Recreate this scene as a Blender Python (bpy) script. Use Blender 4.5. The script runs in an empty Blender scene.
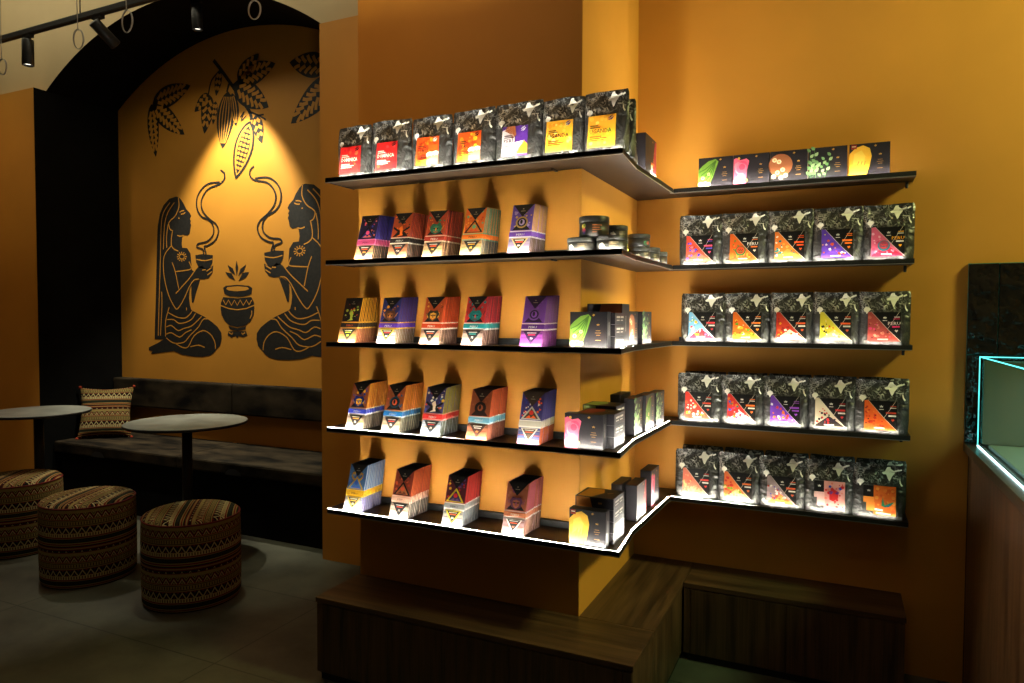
import bpy, bmesh, math, random
from mathutils import Vector, Matrix
from mathutils.geometry import tessellate_polygon
PI = math.pi
S = bpy.context.scene
C = S.collection

# ------------------------------------------------------------------ camera
yaw, pitch, roll, FPX = 0.4376, -0.0345, -0.0031, 698.2
c_, s_, cp, sp, cr, sr = math.cos(yaw), math.sin(yaw), math.cos(pitch), math.sin(pitch), math.cos(roll), math.sin(roll)
ax = Vector((c_, s_, 0)); az = Vector((-s_ * cp, c_ * cp, sp)); ay = Vector((s_ * sp, -c_ * sp, cp))
right = ax * cr - ay * sr
up = ax * sr + ay * cr
cam = bpy.data.cameras.new('camera'); cam_ob = bpy.data.objects.new('camera', cam); C.objects.link(cam_ob)
cam.sensor_width = 36; cam.lens = FPX / 1024 * 36; cam.clip_start = .05; cam.clip_end = 60
M4 = Matrix((right, up, -az)).transposed().to_4x4(); M4.translation = (0, 0, 1.5)
cam_ob.matrix_world = M4
S.camera = cam_ob
S.view_settings.view_transform = 'Standard'; S.view_settings.look = 'None'
S.view_settings.gamma = 1; S.view_settings.use_curve_mapping = False
S.view_settings.exposure = 0.0

# ------------------------------------------------------------------ light
w = bpy.data.worlds.new('world'); S.world = w; w.use_nodes = True
w.node_tree.nodes['Background'].inputs[0].default_value = (1.0, .82, .6, 1)
w.node_tree.nodes['Background'].inputs[1].default_value = .02

def spot(name, loc, target, power, angle, blend, col, size=.03):
    l = bpy.data.lights.new(name, 'SPOT'); l.energy = power; l.spot_size = math.radians(angle); l.spot_blend = blend
    l.color = col; l.shadow_soft_size = size
    o = bpy.data.objects.new(name, l); C.objects.link(o); o.location = loc
    o.rotation_euler = (Vector(target) - Vector(loc)).to_track_quat('-Z', 'Y').to_euler()
    return o
def area(name, loc, target, power, sx, sy, col):
    l = bpy.data.lights.new(name, 'AREA'); l.shape = 'RECTANGLE'; l.size = sx; l.size_y = sy; l.energy = power; l.color = col
    o = bpy.data.objects.new(name, l); C.objects.link(o); o.location = loc
    o.rotation_euler = (Vector(target) - Vector(loc)).to_track_quat('-Z', 'Y').to_euler()
    return o
WARM = (1, .80, .52); WARMER = (1, .72, .42); NEUT = (1, .9, .72)
# arch head, left track head, and an unseen ceiling spot over the stools
spot('mural_spot_light', (-4.165, 3.60, 3.515), (-4.20, 3.73, 3.0), 285, 68, .5, (1, .95, .74), .025)
spot('table_spot_light', (-5.006, 2.95, 3.17), (-4.75, 2.72, 0), 75, 58, .35, NEUT, .03)
spot('stool_spot_light', (-3.50, 3.05, 4.2), (-3.42, 3.02, 0), 110, 27, .5, (.95, 1, .70), .03)
# ceiling lamps of the room out of view, then added fills without fixtures
spot('right_wall_ceiling_lamp', (2.5, 2.55, 3.5), (.8, 3.33, 2.1), 400, 84, .9, (.95, 1, .36), .22)
spot('corner_ceiling_lamp', (.35, 2.2, 4.15), (-.45, 3.3, 2.9), 18, 66, .9, (1, .84, .40), .08)
spot('bench_ceiling_lamp', (-.2, 1.3, 3.9), (-.25, 3.0, .3), 8, 34, .4, (1, .8, .55), .04)
area('arch_wall_fill', (-4.6, 2.75, 4.26), (-4.6, 3.47, 3.75), 20, 4.6, .12, (1, .93, .66))  # added unseen area light that brightens the cream wall round the arch
spot('left_wall_fill', (-6.1, 1.5, 3.9), (-6.1, 3.4, 1.9), 34, 62, .8, (1, .70, .38), .10)  # added fill aimed at the orange wall left of the niche
spot('pillar_wall_fill', (-2.0, .5, 4.1), (-1.85, 2.5, 2.65), 74, 62, 1, (1, .62, .28), .15)  # added fill for the upper pillar face
spot('counter_fill', (-1.3, 1.1, 3.5), (.48, 2.46, .66), 420, 15, .9, (1, .80, .52), .05)  # added narrow beam that brightens the counter side

# ------------------------------------------------------------------ helpers
_m = {}
def principled(name, col, rough=.6, metal=0, spec=.5):
    m = bpy.data.materials.new(name); m.use_nodes = True
    b = m.node_tree.nodes['Principled BSDF']
    b.inputs['Base Color'].default_value = (*col, 1); b.inputs['Roughness'].default_value = rough
    b.inputs['Metallic'].default_value = metal; b.inputs['Specular IOR Level'].default_value = spec
    return m, m.node_tree, b
def lin(c):
    return tuple(((v / 255) / 12.92 if v / 255 <= .04045 else ((v / 255 + .055) / 1.055) ** 2.4) for v in c)
def ink(c, rough=.55, k_=.68):
    """printed card or paint of one sRGB colour, with a little paper tooth"""
    k = (tuple(c), rough, k_)
    if k not in _m:
        m, nt, b = principled('ink_%02x%02x%02x' % tuple(c), tuple(v * k_ for v in lin(c)), rough, 0, .3)
        n = nt.nodes.new('ShaderNodeTexNoise'); n.inputs['Scale'].default_value = 300
        tc = nt.nodes.new('ShaderNodeTexCoord'); bp = nt.nodes.new('ShaderNodeBump'); bp.inputs['Strength'].default_value = .04
        nt.links.new(tc.outputs['Object'], n.inputs['Vector']); nt.links.new(n.outputs['Fac'], bp.inputs['Height'])
        nt.links.new(bp.outputs[0], b.inputs['Normal']); _m[k] = m
    return _m[k]
def noise_mat(name, c1, c2, scale, rough=.7, bump=.1, metal=0, detail=4, stretch=(1, 1, 1), coord='Object', spec=.4, rr=None):
    m, nt, b = principled(name, c1, rough, metal, spec)
    tc = nt.nodes.new('ShaderNodeTexCoord'); mp = nt.nodes.new('ShaderNodeMapping'); mp.inputs['Scale'].default_value = stretch
    n = nt.nodes.new('ShaderNodeTexNoise'); n.inputs['Scale'].default_value = scale; n.inputs['Detail'].default_value = detail
    r = nt.nodes.new('ShaderNodeValToRGB'); r.color_ramp.elements[0].position = .35; r.color_ramp.elements[1].position = .68
    r.color_ramp.elements[0].color = (*c1, 1); r.color_ramp.elements[1].color = (*c2, 1)
    bp = nt.nodes.new('ShaderNodeBump'); bp.inputs['Strength'].default_value = bump; bp.inputs['Distance'].default_value = .01
    L = nt.links.new
    L(tc.outputs[coord], mp.inputs[0]); L(mp.outputs[0], n.inputs['Vector']); L(n.outputs['Fac'], r.inputs[0])
    L(r.outputs[0], b.inputs['Base Color']); L(n.outputs['Fac'], bp.inputs['Height']); L(bp.outputs[0], b.inputs['Normal'])
    return m

class MB:
    """collects faces in several materials and links them as one mesh object"""
    def __init__(s): s.v = []; s.f = []; s.m = []; s.mats = []; s.uv = {}; s.smooth = set()
    def mi(s, mat):
        if mat not in s.mats: s.mats.append(mat)
        return s.mats.index(mat)
    def face(s, pts, mat, uv=None, smooth=False):
        i = len(s.v); s.v += [tuple(p) for p in pts]; s.f.append(tuple(range(i, i + len(pts)))); s.m.append(s.mi(mat))
        if uv: s.uv[len(s.f) - 1] = uv
        if smooth: s.smooth.add(len(s.f) - 1)
    def grid(s, rows, mat, closed=False, smooth=True, uvs=None):
        i = len(s.v); n = len(rows[0])
        for r in rows: s.v += [tuple(p) for p in r]
        k = s.mi(mat)
        for a in range(len(rows) - 1):
            for b in range(n if closed else n - 1):
                b2 = (b + 1) % n
                s.f.append((i + a * n + b, i + a * n + b2, i + (a + 1) * n + b2, i + (a + 1) * n + b)); s.m.append(k)
                if smooth: s.smooth.add(len(s.f) - 1)
                if uvs: s.uv[len(s.f) - 1] = [uvs[a][b], uvs[a][b + 1], uvs[a + 1][b + 1], uvs[a + 1][b]]
    def box(s, lo, hi, mat, bev=0):
        (x0, y0, z0), (x1, y1, z1) = lo, hi
        bm = bmesh.new(); bmesh.ops.create_cube(bm, size=1)
        for v in bm.verts: v.co = Vector(((x0 + x1) / 2 + v.co.x * (x1 - x0), (y0 + y1) / 2 + v.co.y * (y1 - y0), (z0 + z1) / 2 + v.co.z * (z1 - z0)))
        if bev: bmesh.ops.bevel(bm, geom=bm.edges[:], offset=bev, segments=2, affect='EDGES', profile=.6)
        s.bm(bm, mat)
    def bm(s, bm, mat, smooth=False):
        i = len(s.v); bm.verts.index_update(); s.v += [tuple(v.co) for v in bm.verts]; k = s.mi(mat)
        for f in bm.faces:
            s.f.append(tuple(i + v.index for v in f.verts)); s.m.append(k)
            if smooth: s.smooth.add(len(s.f) - 1)
        bm.free()
    def lathe(s, prof, mat, cx=0, cy=0, n=40, smooth=True, axis=None):
        rows = []
        for r, z in prof:
            row = []
            for k in range(n):
                a = 2 * PI * k / n; p = Vector((r * math.cos(a), r * math.sin(a), z))
                if axis: p = axis @ p
                row.append((p.x + cx, p.y + cy, p.z) if not axis else tuple(p))
            rows.append(row)
        s.grid(rows, mat, True, smooth)
    def tube(s, pts, r, mat, n=8, closed=False):
        pts = [Vector(p) for p in pts]; rows = []; N = len(pts); u = None
        for i, p in enumerate(pts):
            a = pts[(i - 1) % N] if (closed or i > 0) else p
            b = pts[(i + 1) % N] if (closed or i < N - 1) else p
            t = (b - a).normalized()
            if u is None: u = t.orthogonal().normalized()
            u = (u - t * u.dot(t)).normalized(); v = t.cross(u)
            rows.append([tuple(p + (u * math.cos(2 * PI * k / n) + v * math.sin(2 * PI * k / n)) * r) for k in range(n)])
        if closed: rows.append(rows[0])
        s.grid(rows, mat, True)
        if not closed: s.face(rows[0][::-1], mat); s.face(rows[-1], mat)
    # flat shapes laid on a surface: fn(u, v) -> point, d = layer
    def poly2(s, pts, mat, fn, d=0):
        tris = tessellate_polygon([[Vector((a, b, 0)) for a, b in pts]])
        i = len(s.v); s.v += [tuple(fn(a, b, d)) for a, b in pts]; k = s.mi(mat)
        for t in tris:
            a, b, c = [Vector(pts[j] + (0,)) for j in t]
            if (b - a).cross(c - a).z < 0: t = t[::-1]
            s.f.append(tuple(i + j for j in t)); s.m.append(k)
    def line2(s, pts, wd, mat, fn, d=0):
        P = [Vector(p) for p in pts]; l = []; r = []
        for i, p in enumerate(P):
            t = (P[min(i + 1, len(P) - 1)] - P[max(i - 1, 0)])
            if t.length < 1e-9: t = Vector((1, 0))
            t.normalize(); n = Vector((-t.y, t.x)) * wd / 2
            l.append(p + n); r.append(p - n)
        i = len(s.v); k = s.mi(mat); m = len(P)
        s.v += [tuple(fn(a.x, a.y, d)) for a in r] + [tuple(fn(a.x, a.y, d)) for a in l]
        for j in range(m - 1): s.f.append((i + j, i + j + 1, i + m + j + 1, i + m + j)); s.m.append(k)
    def text2(s, st, x, y, size, mat, fn, d=0, align='CENTER', sx=1):
        V, F = text_shape(st, size, align)
        i = len(s.v); k = s.mi(mat); s.v += [tuple(fn(x + a * sx, y + b, d)) for a, b in V]
        for f in F: s.f.append(tuple(i + j for j in f)); s.m.append(k)
    def build(s, name, parent=None):
        me = bpy.data.meshes.new(name); me.from_pydata(s.v, [], s.f)
        for m in s.mats: me.materials.append(m)
        me.polygons.foreach_set('material_index', s.m)
        sm = [i in s.smooth for i in range(len(s.f))]; me.polygons.foreach_set('use_smooth', sm)
        if s.uv:
            ul = me.uv_layers.new(name='UVMap')
            for p in me.polygons:
                if p.index in s.uv:
                    for li, q in zip(p.loop_indices, s.uv[p.index]): ul.data[li].uv = q
        me.validate(); me.update()
        o = bpy.data.objects.new(name, me); C.objects.link(o)
        if parent: o.parent = parent
        return o
_t = {}
def text_shape(st, size, align):
    k = (st, size, align)
    if k not in _t:
        cu = bpy.data.curves.new('lettering', 'FONT'); cu.body = st; cu.size = size; cu.align_x = align; cu.resolution_u = 1; cu.offset = size * .012
        o = bpy.data.objects.new('lettering', cu); C.objects.link(o); bpy.context.view_layer.update()
        me = o.evaluated_get(bpy.context.evaluated_depsgraph_get()).to_mesh()
        V = [(v.co.x, v.co.y) for v in me.vertices]; F = []
        for p in me.polygons:
            f = list(p.vertices)
            if p.normal.z < 0: f = f[::-1]
            F.append(f)
        o.evaluated_get(bpy.context.evaluated_depsgraph_get()).to_mesh_clear()
        bpy.data.objects.remove(o); bpy.data.curves.remove(cu); _t[k] = (V, F)
    return _t[k]
def smooth_line(P, n=4):
    out = []; P = [Vector(p) for p in P]
    for i in range(len(P) - 1):
        p0 = P[max(i - 1, 0)]; p1 = P[i]; p2 = P[i + 1]; p3 = P[min(i + 2, len(P) - 1)]
        for k in range(n):
            t = k / n
            out.append(.5 * ((2 * p1) + (p2 - p0) * t + (2 * p0 - 5 * p1 + 4 * p2 - p3) * t * t + (3 * p1 - p0 - 3 * p2 + p3) * t ** 3))
    out.append(P[-1]); return [tuple(p) for p in out]
def tag(o, label, cat, group=None, kind=None):
    o['label'] = label; o['category'] = cat
    if group: o['group'] = group
    if kind: o['kind'] = kind
    return o
def thing(name, loc, label, cat, group=None, rz=0):
    o = bpy.data.objects.new(name, None); C.objects.link(o); o.empty_display_size = .05
    o.location = loc; o.rotation_euler = (0, 0, rz); return tag(o, label, cat, group)
def struct(o): o['kind'] = 'structure'; return o

# ------------------------------------------------------------------ measured planes (metres)
YF, YP, YW, YN = 2.333, 2.53, 3.333, 3.38          # shelf front, pillar face, back wall, niche wall
ZS = [2.077, 1.734, 1.391, 1.030, .682]            # shelf tops
XL, XE, XC, XR = -1.957, -.677, -.685, .263        # shelf ends
PL, PR = -1.936, -.894                             # pillar sides
YR = 3.172                                         # front edge of the right shelves
ZO, NL, NR, NB, YU = 3.268, -5.68, -2.872, 4.08, 3.477

OCHRE = (.58, .25, .028)
def paint(name, col, sc=2.2):
    return noise_mat(name, tuple(v * .93 for v in col), tuple(v * 1.05 for v in col), sc, .62, .03)
ochre = paint('ochre_wall_paint', OCHRE)
cream = paint('cream_wall_paint', (.50, .38, .20))
blackp = noise_mat('black_wall_paint', (.0022, .0022, .002), (.004, .004, .0035), 5, .9, .03, spec=.1)
white = paint('off_white_ceiling_paint', (.5, .42, .3))

def floor_mat():
    m, nt, b = principled('grey_stone_floor_tiles', (.1, .1, .09), .45)
    N = nt.nodes.new; L = nt.links.new
    tc = N('ShaderNodeTexCoord'); n1 = N('ShaderNodeTexNoise'); n1.inputs['Scale'].default_value = 1.7; n1.inputs['Detail'].default_value = 7; n1.inputs['Roughness'].default_value = .65
    r = N('ShaderNodeValToRGB'); r.color_ramp.elements[0].position = .3; r.color_ramp.elements[1].position = .72
    r.color_ramp.elements[0].color = (.026, .025, .016, 1); r.color_ramp.elements[1].color = (.13, .126, .09, 1)
    br = N('ShaderNodeTexBrick'); br.offset = 0; br.inputs['Scale'].default_value = 1; br.inputs['Mortar Size'].default_value = .004
    br.inputs['Brick Width'].default_value = 1.41; br.inputs['Row Height'].default_value = .705
    br.inputs['Color1'].default_value = (1, 1, 1, 1); br.inputs['Color2'].default_value = (.9, .9, .9, 1); br.inputs['Mortar'].default_value = (.35, .35, .35, 1)
    mp = N('ShaderNodeMapping'); mp.inputs['Location'].default_value = (2.42, -2.147, 0)
    mx = N('ShaderNodeMix'); mx.data_type = 'RGBA'; mx.blend_type = 'MULTIPLY'; mx.inputs[0].default_value = 1
    bp = N('ShaderNodeBump'); bp.inputs['Strength'].default_value = .12; bp.inputs['Distance'].default_value = .01
    L(tc.outputs['Object'], n1.inputs['Vector']); L(tc.outputs['Object'], mp.inputs[0]); L(mp.outputs[0], br.inputs['Vector'])
    L(n1.outputs['Fac'], r.inputs[0]); L(r.outputs[0], mx.inputs[6]); L(br.outputs['Color'], mx.inputs[7]); L(mx.outputs[2], b.inputs['Base Color'])
    L(n1.outputs['Fac'], bp.inputs['Height']); L(bp.outputs[0], b.inputs['Normal'])
    return m
def wood(name, c1, c2, axis):
    st = {'x': (1, 14, 14), 'y': (14, 1, 14), 'z': (14, 14, 1)}[axis]
    m, nt, b = principled(name, c1, .42)
    N = nt.nodes.new; L = nt.links.new
    tc = N('ShaderNodeTexCoord'); mp = N('ShaderNodeMapping'); mp.inputs['Scale'].default_value = st
    n = N('ShaderNodeTexNoise'); n.inputs['Scale'].default_value = 2.2; n.inputs['Detail'].default_value = 6; n.inputs['Distortion'].default_value = .35
    st2 = tuple(v * 4 if v > 1 else v for v in st)
    mp2 = N('ShaderNodeMapping'); mp2.inputs['Scale'].default_value = st2
    n2 = N('ShaderNodeTexNoise'); n2.inputs['Scale'].default_value = 3; n2.inputs['Detail'].default_value = 3
    r = N('ShaderNodeValToRGB'); r.color_ramp.elements[0].position = .34; r.color_ramp.elements[1].position = .66
    r.color_ramp.elements[0].color = (*c1, 1); r.color_ramp.elements[1].color = (*c2, 1)
    mx = N('ShaderNodeMath'); mx.operation = 'MULTIPLY_ADD'; mx.inputs[1].default_value = .35
    ad = N('ShaderNodeMath'); ad.operation = 'MULTIPLY'; ad.inputs[1].default_value = .68
    bp = N('ShaderNodeBump'); bp.inputs['Strength'].default_value = .06; bp.inputs['Distance'].default_value = .005
    L(tc.outputs['Object'], mp.inputs[0]); L(mp.outputs[0], n.inputs['Vector']); L(tc.outputs['Object'], mp2.inputs[0]); L(mp2.outputs[0], n2.inputs['Vector'])
    L(n.outputs['Fac'], ad.inputs[0]); L(n2.outputs['Fac'], mx.inputs[0]); L(ad.outputs[0], mx.inputs[2]); L(mx.outputs[0], r.inputs[0])
    L(r.outputs[0], b.inputs['Base Color']); L(mx.outputs[0], bp.inputs['Height']); L(bp.outputs[0], b.inputs['Normal'])
    return m
WD1, WD2 = (.022, .011, .005), (.115, .060, .026)
wood_x = wood('walnut_veneer_lengthwise', WD1, WD2, 'x'); wood_y = wood('walnut_veneer_crosswise', WD1, WD2, 'y'); wood_z = wood('walnut_veneer_upright', WD1, WD2, 'z')
black = noise_mat('black_powder_coat', (.012, .012, .012), (.018, .018, .017), 60, .45, .02)
steel = principled('brushed_aluminium', (.45, .45, .43), .35, .9)[0]
darkvoid = principled('dark_recess', (.01, .009, .008), .8)[0]  # near-black colour stands in for shade in slots, gaps and notches

# ------------------------------------------------------------------ room shell
def slab(name, lo, hi, mat):
    b = MB(); b.box(lo, hi, mat); return struct(b.build(name))
slab('floor', (-8, -3, -.1), (3.2, 4.3, 0), floor_mat())
slab('ceiling', (-8, -3, 4.3), (3.2, 4.3, 4.4), white)
slab('wall_back', (-.894, YW, 0), (3.2, YW + .12, 4.3), ochre)
slab('wall_left', (-8.1, -3, 0), (-8, 4.3, 4.3), ochre)
slab('wall_right', (3.2, -3, 0), (3.3, 4.3, 4.3), ochre)
# pillar that carries the long shelves
p = MB(); p.box((PL, YP, 0), (PR, YW + .12, 4.3), ochre, .002); struct(p.build('wall_pillar'))
# orange wall either side of the niche, up to the springing, cream wall set back above it with the arch cut out
b = MB(); b.box((-8, YN, 0), (NL, NB + .2, ZO), ochre); struct(b.build('wall_niche_left'))
b = MB(); b.box((NR, YN, 0), (PL, NB + .2, ZO), ochre); struct(b.build('wall_niche_right'))
AC, RISE = (NL + NR) / 2, .465
HALF = (NR - NL) / 2; RAD = (HALF ** 2 + RISE ** 2) / (2 * RISE)
def arch(x): return ZO + math.sqrt(max(RAD ** 2 - (x - AC) ** 2, 0)) - (RAD - RISE)
NX = 48; xs = [NL + (NR - NL) * i / NX for i in range(NX + 1)]
b = MB()
b.face([(-8, YU, ZO), (NL, YU, ZO), (NL, YU, 4.3), (-8, YU, 4.3)], cream)
b.face([(NR, YU, ZO), (PL, YU, ZO), (PL, YU, 4.3), (NR, YU, 4.3)], cream)
for i in range(NX):
    b.face([(xs[i], YU, arch(xs[i])), (xs[i + 1], YU, arch(xs[i + 1])), (xs[i + 1], YU, 4.3), (xs[i], YU, 4.3)], cream)
b.box((-8, YU + .02, 4.25), (PL, NB + .2, 4.3), cream)
struct(b.build('wall_upper'))
b = MB()    # black reveal of the niche: two jambs and the curved soffit
b.face([(NL + .003, YN - .0, 0), (NL + .003, NB, 0), (NL + .003, NB, ZO), (NL + .003, YN, ZO)], blackp)
b.face([(NR - .003, NB, 0), (NR - .003, YN + .02, 0), (NR - .003, YN + .02, ZO), (NR - .003, NB, ZO)], blackp)
for i in range(NX):
    b.face([(xs[i], YU + .001, arch(xs[i])), (xs[i], NB, arch(xs[i])), (xs[i + 1], NB, arch(xs[i + 1])), (xs[i + 1], YU + .001, arch(xs[i + 1]))], blackp)
struct(b.build('wall_niche_reveal'))
slab('wall_niche_back', (NL, NB, 0), (NR, NB + .1, 4.0), ochre)

# ------------------------------------------------------------------ mural
WOMAN = {'body':[(-0.686,2.488),(-0.764,2.476),(-0.835,2.426),(-0.881,2.356),(-0.909,2.259),(-0.922,2.076),(-0.931,1.892),(-0.944,1.645),(-0.957,1.46),(-0.965,1.308),(-0.858,1.306),(-0.93,1.274),(-1.039,1.235),(-1.04,1.21),(-0.995,1.204),(-1.013,1.179),(-0.914,1.19),(-0.737,1.21),(-0.633,1.182),(-0.514,1.171),(-0.397,1.171),(-0.314,1.185),(-0.265,1.215),(-0.24,1.24),(-0.202,1.27),(-0.185,1.323),(-0.189,1.37),(-0.229,1.416),(-0.293,1.457),(-0.375,1.498),(-0.441,1.522),(-0.507,1.546),(-0.527,1.558),(-0.54,1.6),(-0.548,1.654),(-0.538,1.726),(-0.512,1.762),(-0.453,1.806),(-0.37,1.801),(-0.32,1.811),(-0.279,1.852),(-0.27,1.91),(-0.303,1.893),(-0.368,1.887),(-0.393,1.911),(-0.443,1.897),(-0.485,1.868),(-0.512,1.881),(-0.517,1.941),(-0.524,2.013),(-0.562,2.06),(-0.617,2.064),(-0.625,2.101),(-0.615,2.17),(-0.555,2.163),(-0.53,2.18),(-0.521,2.221),(-0.512,2.245),(-0.523,2.263),(-0.515,2.28),(-0.528,2.297),(-0.51,2.319),(-0.527,2.346),(-0.568,2.379),(-0.593,2.422),(-0.626,2.46),(-0.657,2.484)],'arm':[(-0.517,1.762),(-0.461,1.791),(-0.419,1.796),(-0.463,1.701),(-0.498,1.615),(-0.515,1.612),(-0.522,1.69)],'cup':[(-0.469,1.999),(-0.383,2.005),(-0.273,1.992),(-0.279,1.934),(-0.306,1.893),(-0.36,1.883),(-0.431,1.897),(-0.46,1.939)]}
WOMAN_LINES = [[(-0.657,2.48),(-0.651,2.402),(-0.694,2.332),(-0.747,2.299),(-0.775,2.271),(-0.76,2.225),(-0.726,2.208)],[(-0.731,2.208),(-0.746,2.142),(-0.744,2.087),(-0.712,2.056),(-0.665,2.04)],[(-0.756,2.445),(-0.836,2.365),(-0.865,2.257),(-0.879,2.013),(-0.898,1.707),(-0.92,1.336)],[(-0.704,2.441),(-0.784,2.362),(-0.825,2.255),(-0.843,2.061)],[(-0.782,2.265),(-0.802,2.169),(-0.802,2.071)],[(-0.746,2.087),(-0.822,2.023),(-0.845,1.951),(-0.837,1.828),(-0.789,1.681),(-0.712,1.571),(-0.674,1.57),(-0.608,1.643),(-0.538,1.748),(-0.486,1.797),(-0.433,1.805)],[(-0.871,1.706),(-0.87,1.583),(-0.893,1.337)],[(-0.74,1.948),(-0.706,1.874),(-0.666,1.728)],[(-0.703,1.872),(-0.603,1.877),(-0.518,1.891),(-0.541,1.948)],[(-0.701,1.69),(-0.623,1.749),(-0.536,1.816),(-0.471,1.88)],[(-0.675,2.169),(-0.641,2.16),(-0.603,2.166)],[(-0.645,2.357),(-0.62,2.366),(-0.591,2.368)],[(-0.629,2.341),(-0.603,2.342),(-0.577,2.352)],[(-0.66,2.309),(-0.646,2.308)],[(-0.578,1.573),(-0.578,1.551)],[(-0.8,1.534),(-0.696,1.495),(-0.602,1.486),(-0.542,1.516),(-0.513,1.546)],[(-0.81,1.473),(-0.732,1.473),(-0.671,1.443),(-0.594,1.45),(-0.526,1.474),(-0.474,1.524)],[(-0.82,1.411),(-0.759,1.424),(-0.681,1.382),(-0.612,1.401),(-0.527,1.42),(-0.459,1.462),(-0.405,1.501)],[(-0.822,1.35),(-0.76,1.363),(-0.665,1.328),(-0.596,1.365),(-0.524,1.39)],[(-0.822,1.319),(-0.735,1.278),(-0.614,1.286),(-0.545,1.341),(-0.443,1.415),(-0.392,1.475),(-0.339,1.481)],[(-0.718,1.278),(-0.632,1.243),(-0.564,1.251),(-0.494,1.342),(-0.393,1.385),(-0.311,1.357),(-0.263,1.298),(-0.254,1.239)],[(-0.538,1.251),(-0.445,1.265),(-0.376,1.249)],[(-0.782,1.577),(-0.828,1.46),(-0.831,1.331)],[(-0.456,1.965),(-0.367,1.951),(-0.279,1.962)],[(-0.344,1.865),(-0.286,1.893)],[(-0.336,1.835),(-0.284,1.861)],[(-0.393,1.876),(-0.352,1.879)],[(-0.596,1.991),(-0.6,1.981),(-0.611,1.974),(-0.625,1.972),(-0.639,1.975),(-0.65,1.983),(-0.654,1.993),(-0.65,2.003),(-0.64,2.01),(-0.626,2.013),(-0.611,2.01),(-0.6,2.002),(-0.596,1.992)],[(-0.586,1.991),(-0.567,1.99)],[(-0.591,1.978),(-0.575,1.97)],[(-0.606,1.968),(-0.596,1.956)],[(-0.625,1.965),(-0.625,1.951)],[(-0.645,1.969),(-0.654,1.958)],[(-0.659,1.979),(-0.675,1.973)],[(-0.664,1.993),(-0.683,1.993)],[(-0.659,2.007),(-0.676,2.014)],[(-0.645,2.017),(-0.655,2.028)],[(-0.626,2.02),(-0.626,2.033)],[(-0.606,2.016),(-0.597,2.027)],[(-0.592,2.006),(-0.576,2.012)]]
STEAM = [[(-0.177,2.661),(-0.138,2.634),(-0.137,2.588),(-0.187,2.552),(-0.292,2.531),(-0.358,2.489),(-0.395,2.421),(-0.377,2.349),(-0.312,2.287),(-0.232,2.236),(-0.207,2.176),(-0.247,2.108),(-0.329,2.071),(-0.365,2.064),(-0.347,2.006),(-0.358,1.986)],[(-0.187,2.567),(-0.308,2.565),(-0.39,2.526),(-0.441,2.459),(-0.443,2.377),(-0.394,2.309),(-0.313,2.275),(-0.265,2.226),(-0.266,2.156),(-0.332,2.106),(-0.431,2.09),(-0.448,2.063),(-0.382,2.041),(-0.373,1.99)]]
POT = [[(-0.163,1.729),(-0.134,1.745),(-0.011,1.75),(0.11,1.741),(0.146,1.724),(0.137,1.677),(0.072,1.661),(-0.012,1.656),(-0.097,1.663),(-0.15,1.68)],[(-0.164,1.655),(-0.19,1.61),(-0.194,1.568),(-0.185,1.512),(-0.148,1.463),(-0.1,1.431),(-0.015,1.418),(0.069,1.43),(0.125,1.464),(0.158,1.512),(0.166,1.567),(0.163,1.615),(0.136,1.652),(-0.012,1.645)],[(-0.11,1.424),(-0.016,1.408),(0.078,1.425),(0.068,1.399),(-0.016,1.387),(-0.091,1.398)],[(-0.111,1.383),(0.077,1.385),(0.09,1.354),(0.049,1.337),(-0.003,1.348),(-0.017,1.327),(-0.033,1.348),(-0.083,1.335),(-0.121,1.351)],[(-0.014,1.941),(0.002,1.885),(-0.015,1.817),(-0.029,1.886)],[(-0.112,1.909),(-0.056,1.88),(-0.029,1.824),(-0.09,1.86)],[(0.086,1.908),(0.06,1.859),(0.0,1.816),(0.023,1.874)],[(-0.138,1.854),(-0.072,1.843),(-0.029,1.782),(-0.104,1.812)],[(0.115,1.848),(0.046,1.843),(0.003,1.778),(0.083,1.808)]]
POT_LIGHT = [[(-0.13,1.719),(-0.115,1.734),(-0.011,1.739),(0.095,1.731),(0.113,1.715),(0.082,1.705),(-0.012,1.699),(-0.1,1.707)]]
POT_LINES = [[(-0.194,1.589),(-0.108,1.564),(-0.014,1.554),(0.08,1.563),(0.166,1.588)],[(-0.164,1.631),(-0.136,1.593),(-0.107,1.631),(-0.075,1.589),(-0.041,1.63),(-0.013,1.588),(0.019,1.63),(0.052,1.588),(0.086,1.629),(0.112,1.592),(0.141,1.629)],[(0.14,1.547),(0.14,1.519),(0.121,1.485)],[(-0.105,1.372),(-0.073,1.359),(-0.063,1.373)],[(0.031,1.374),(0.04,1.36),(0.068,1.374)]]
BRANCH = [([(-0.24,3.532),(-0.163,3.448),(-0.055,3.322),(0.03,3.216),(0.136,3.084),(0.156,3.019)],0.03),([(-0.174,3.442),(-0.265,3.375),(-0.3,3.275)],0.015),([(-0.044,3.304),(0.032,3.341)],0.016),([(-0.077,3.325),(-0.1,3.264)],0.02),([(0.136,3.084),(0.24,3.038),(0.302,3.002)],0.014),([(0.219,3.046),(0.282,3.044)],0.012),([(0.039,3.049),(0.082,3.091),(0.049,3.024),(0.103,3.057)],0.01)]
LEAVES = [[(0.015,3.339),(0.236,3.51),0.098],[(0.021,3.335),(0.403,3.412),0.123],[(-0.022,3.306),(0.332,3.092),0.139],[(-0.174,3.442),(-0.217,3.248),0.054],[(-0.296,3.277),(-0.458,3.153),0.071],[(-0.289,3.268),(-0.351,2.967),0.098],[(-0.222,3.208),(-0.255,3.027),0.047],[(0.194,3.049),(0.258,2.829),0.076],[(-0.949,3.283),(-0.501,3.369),0.127],[(-0.957,3.273),(-0.576,2.983),0.117],[(-0.965,3.279),(-0.919,2.834),0.094],[(0.902,3.315),(0.541,3.398),0.132],[(0.974,3.239),(0.549,2.944),0.153]]
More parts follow.
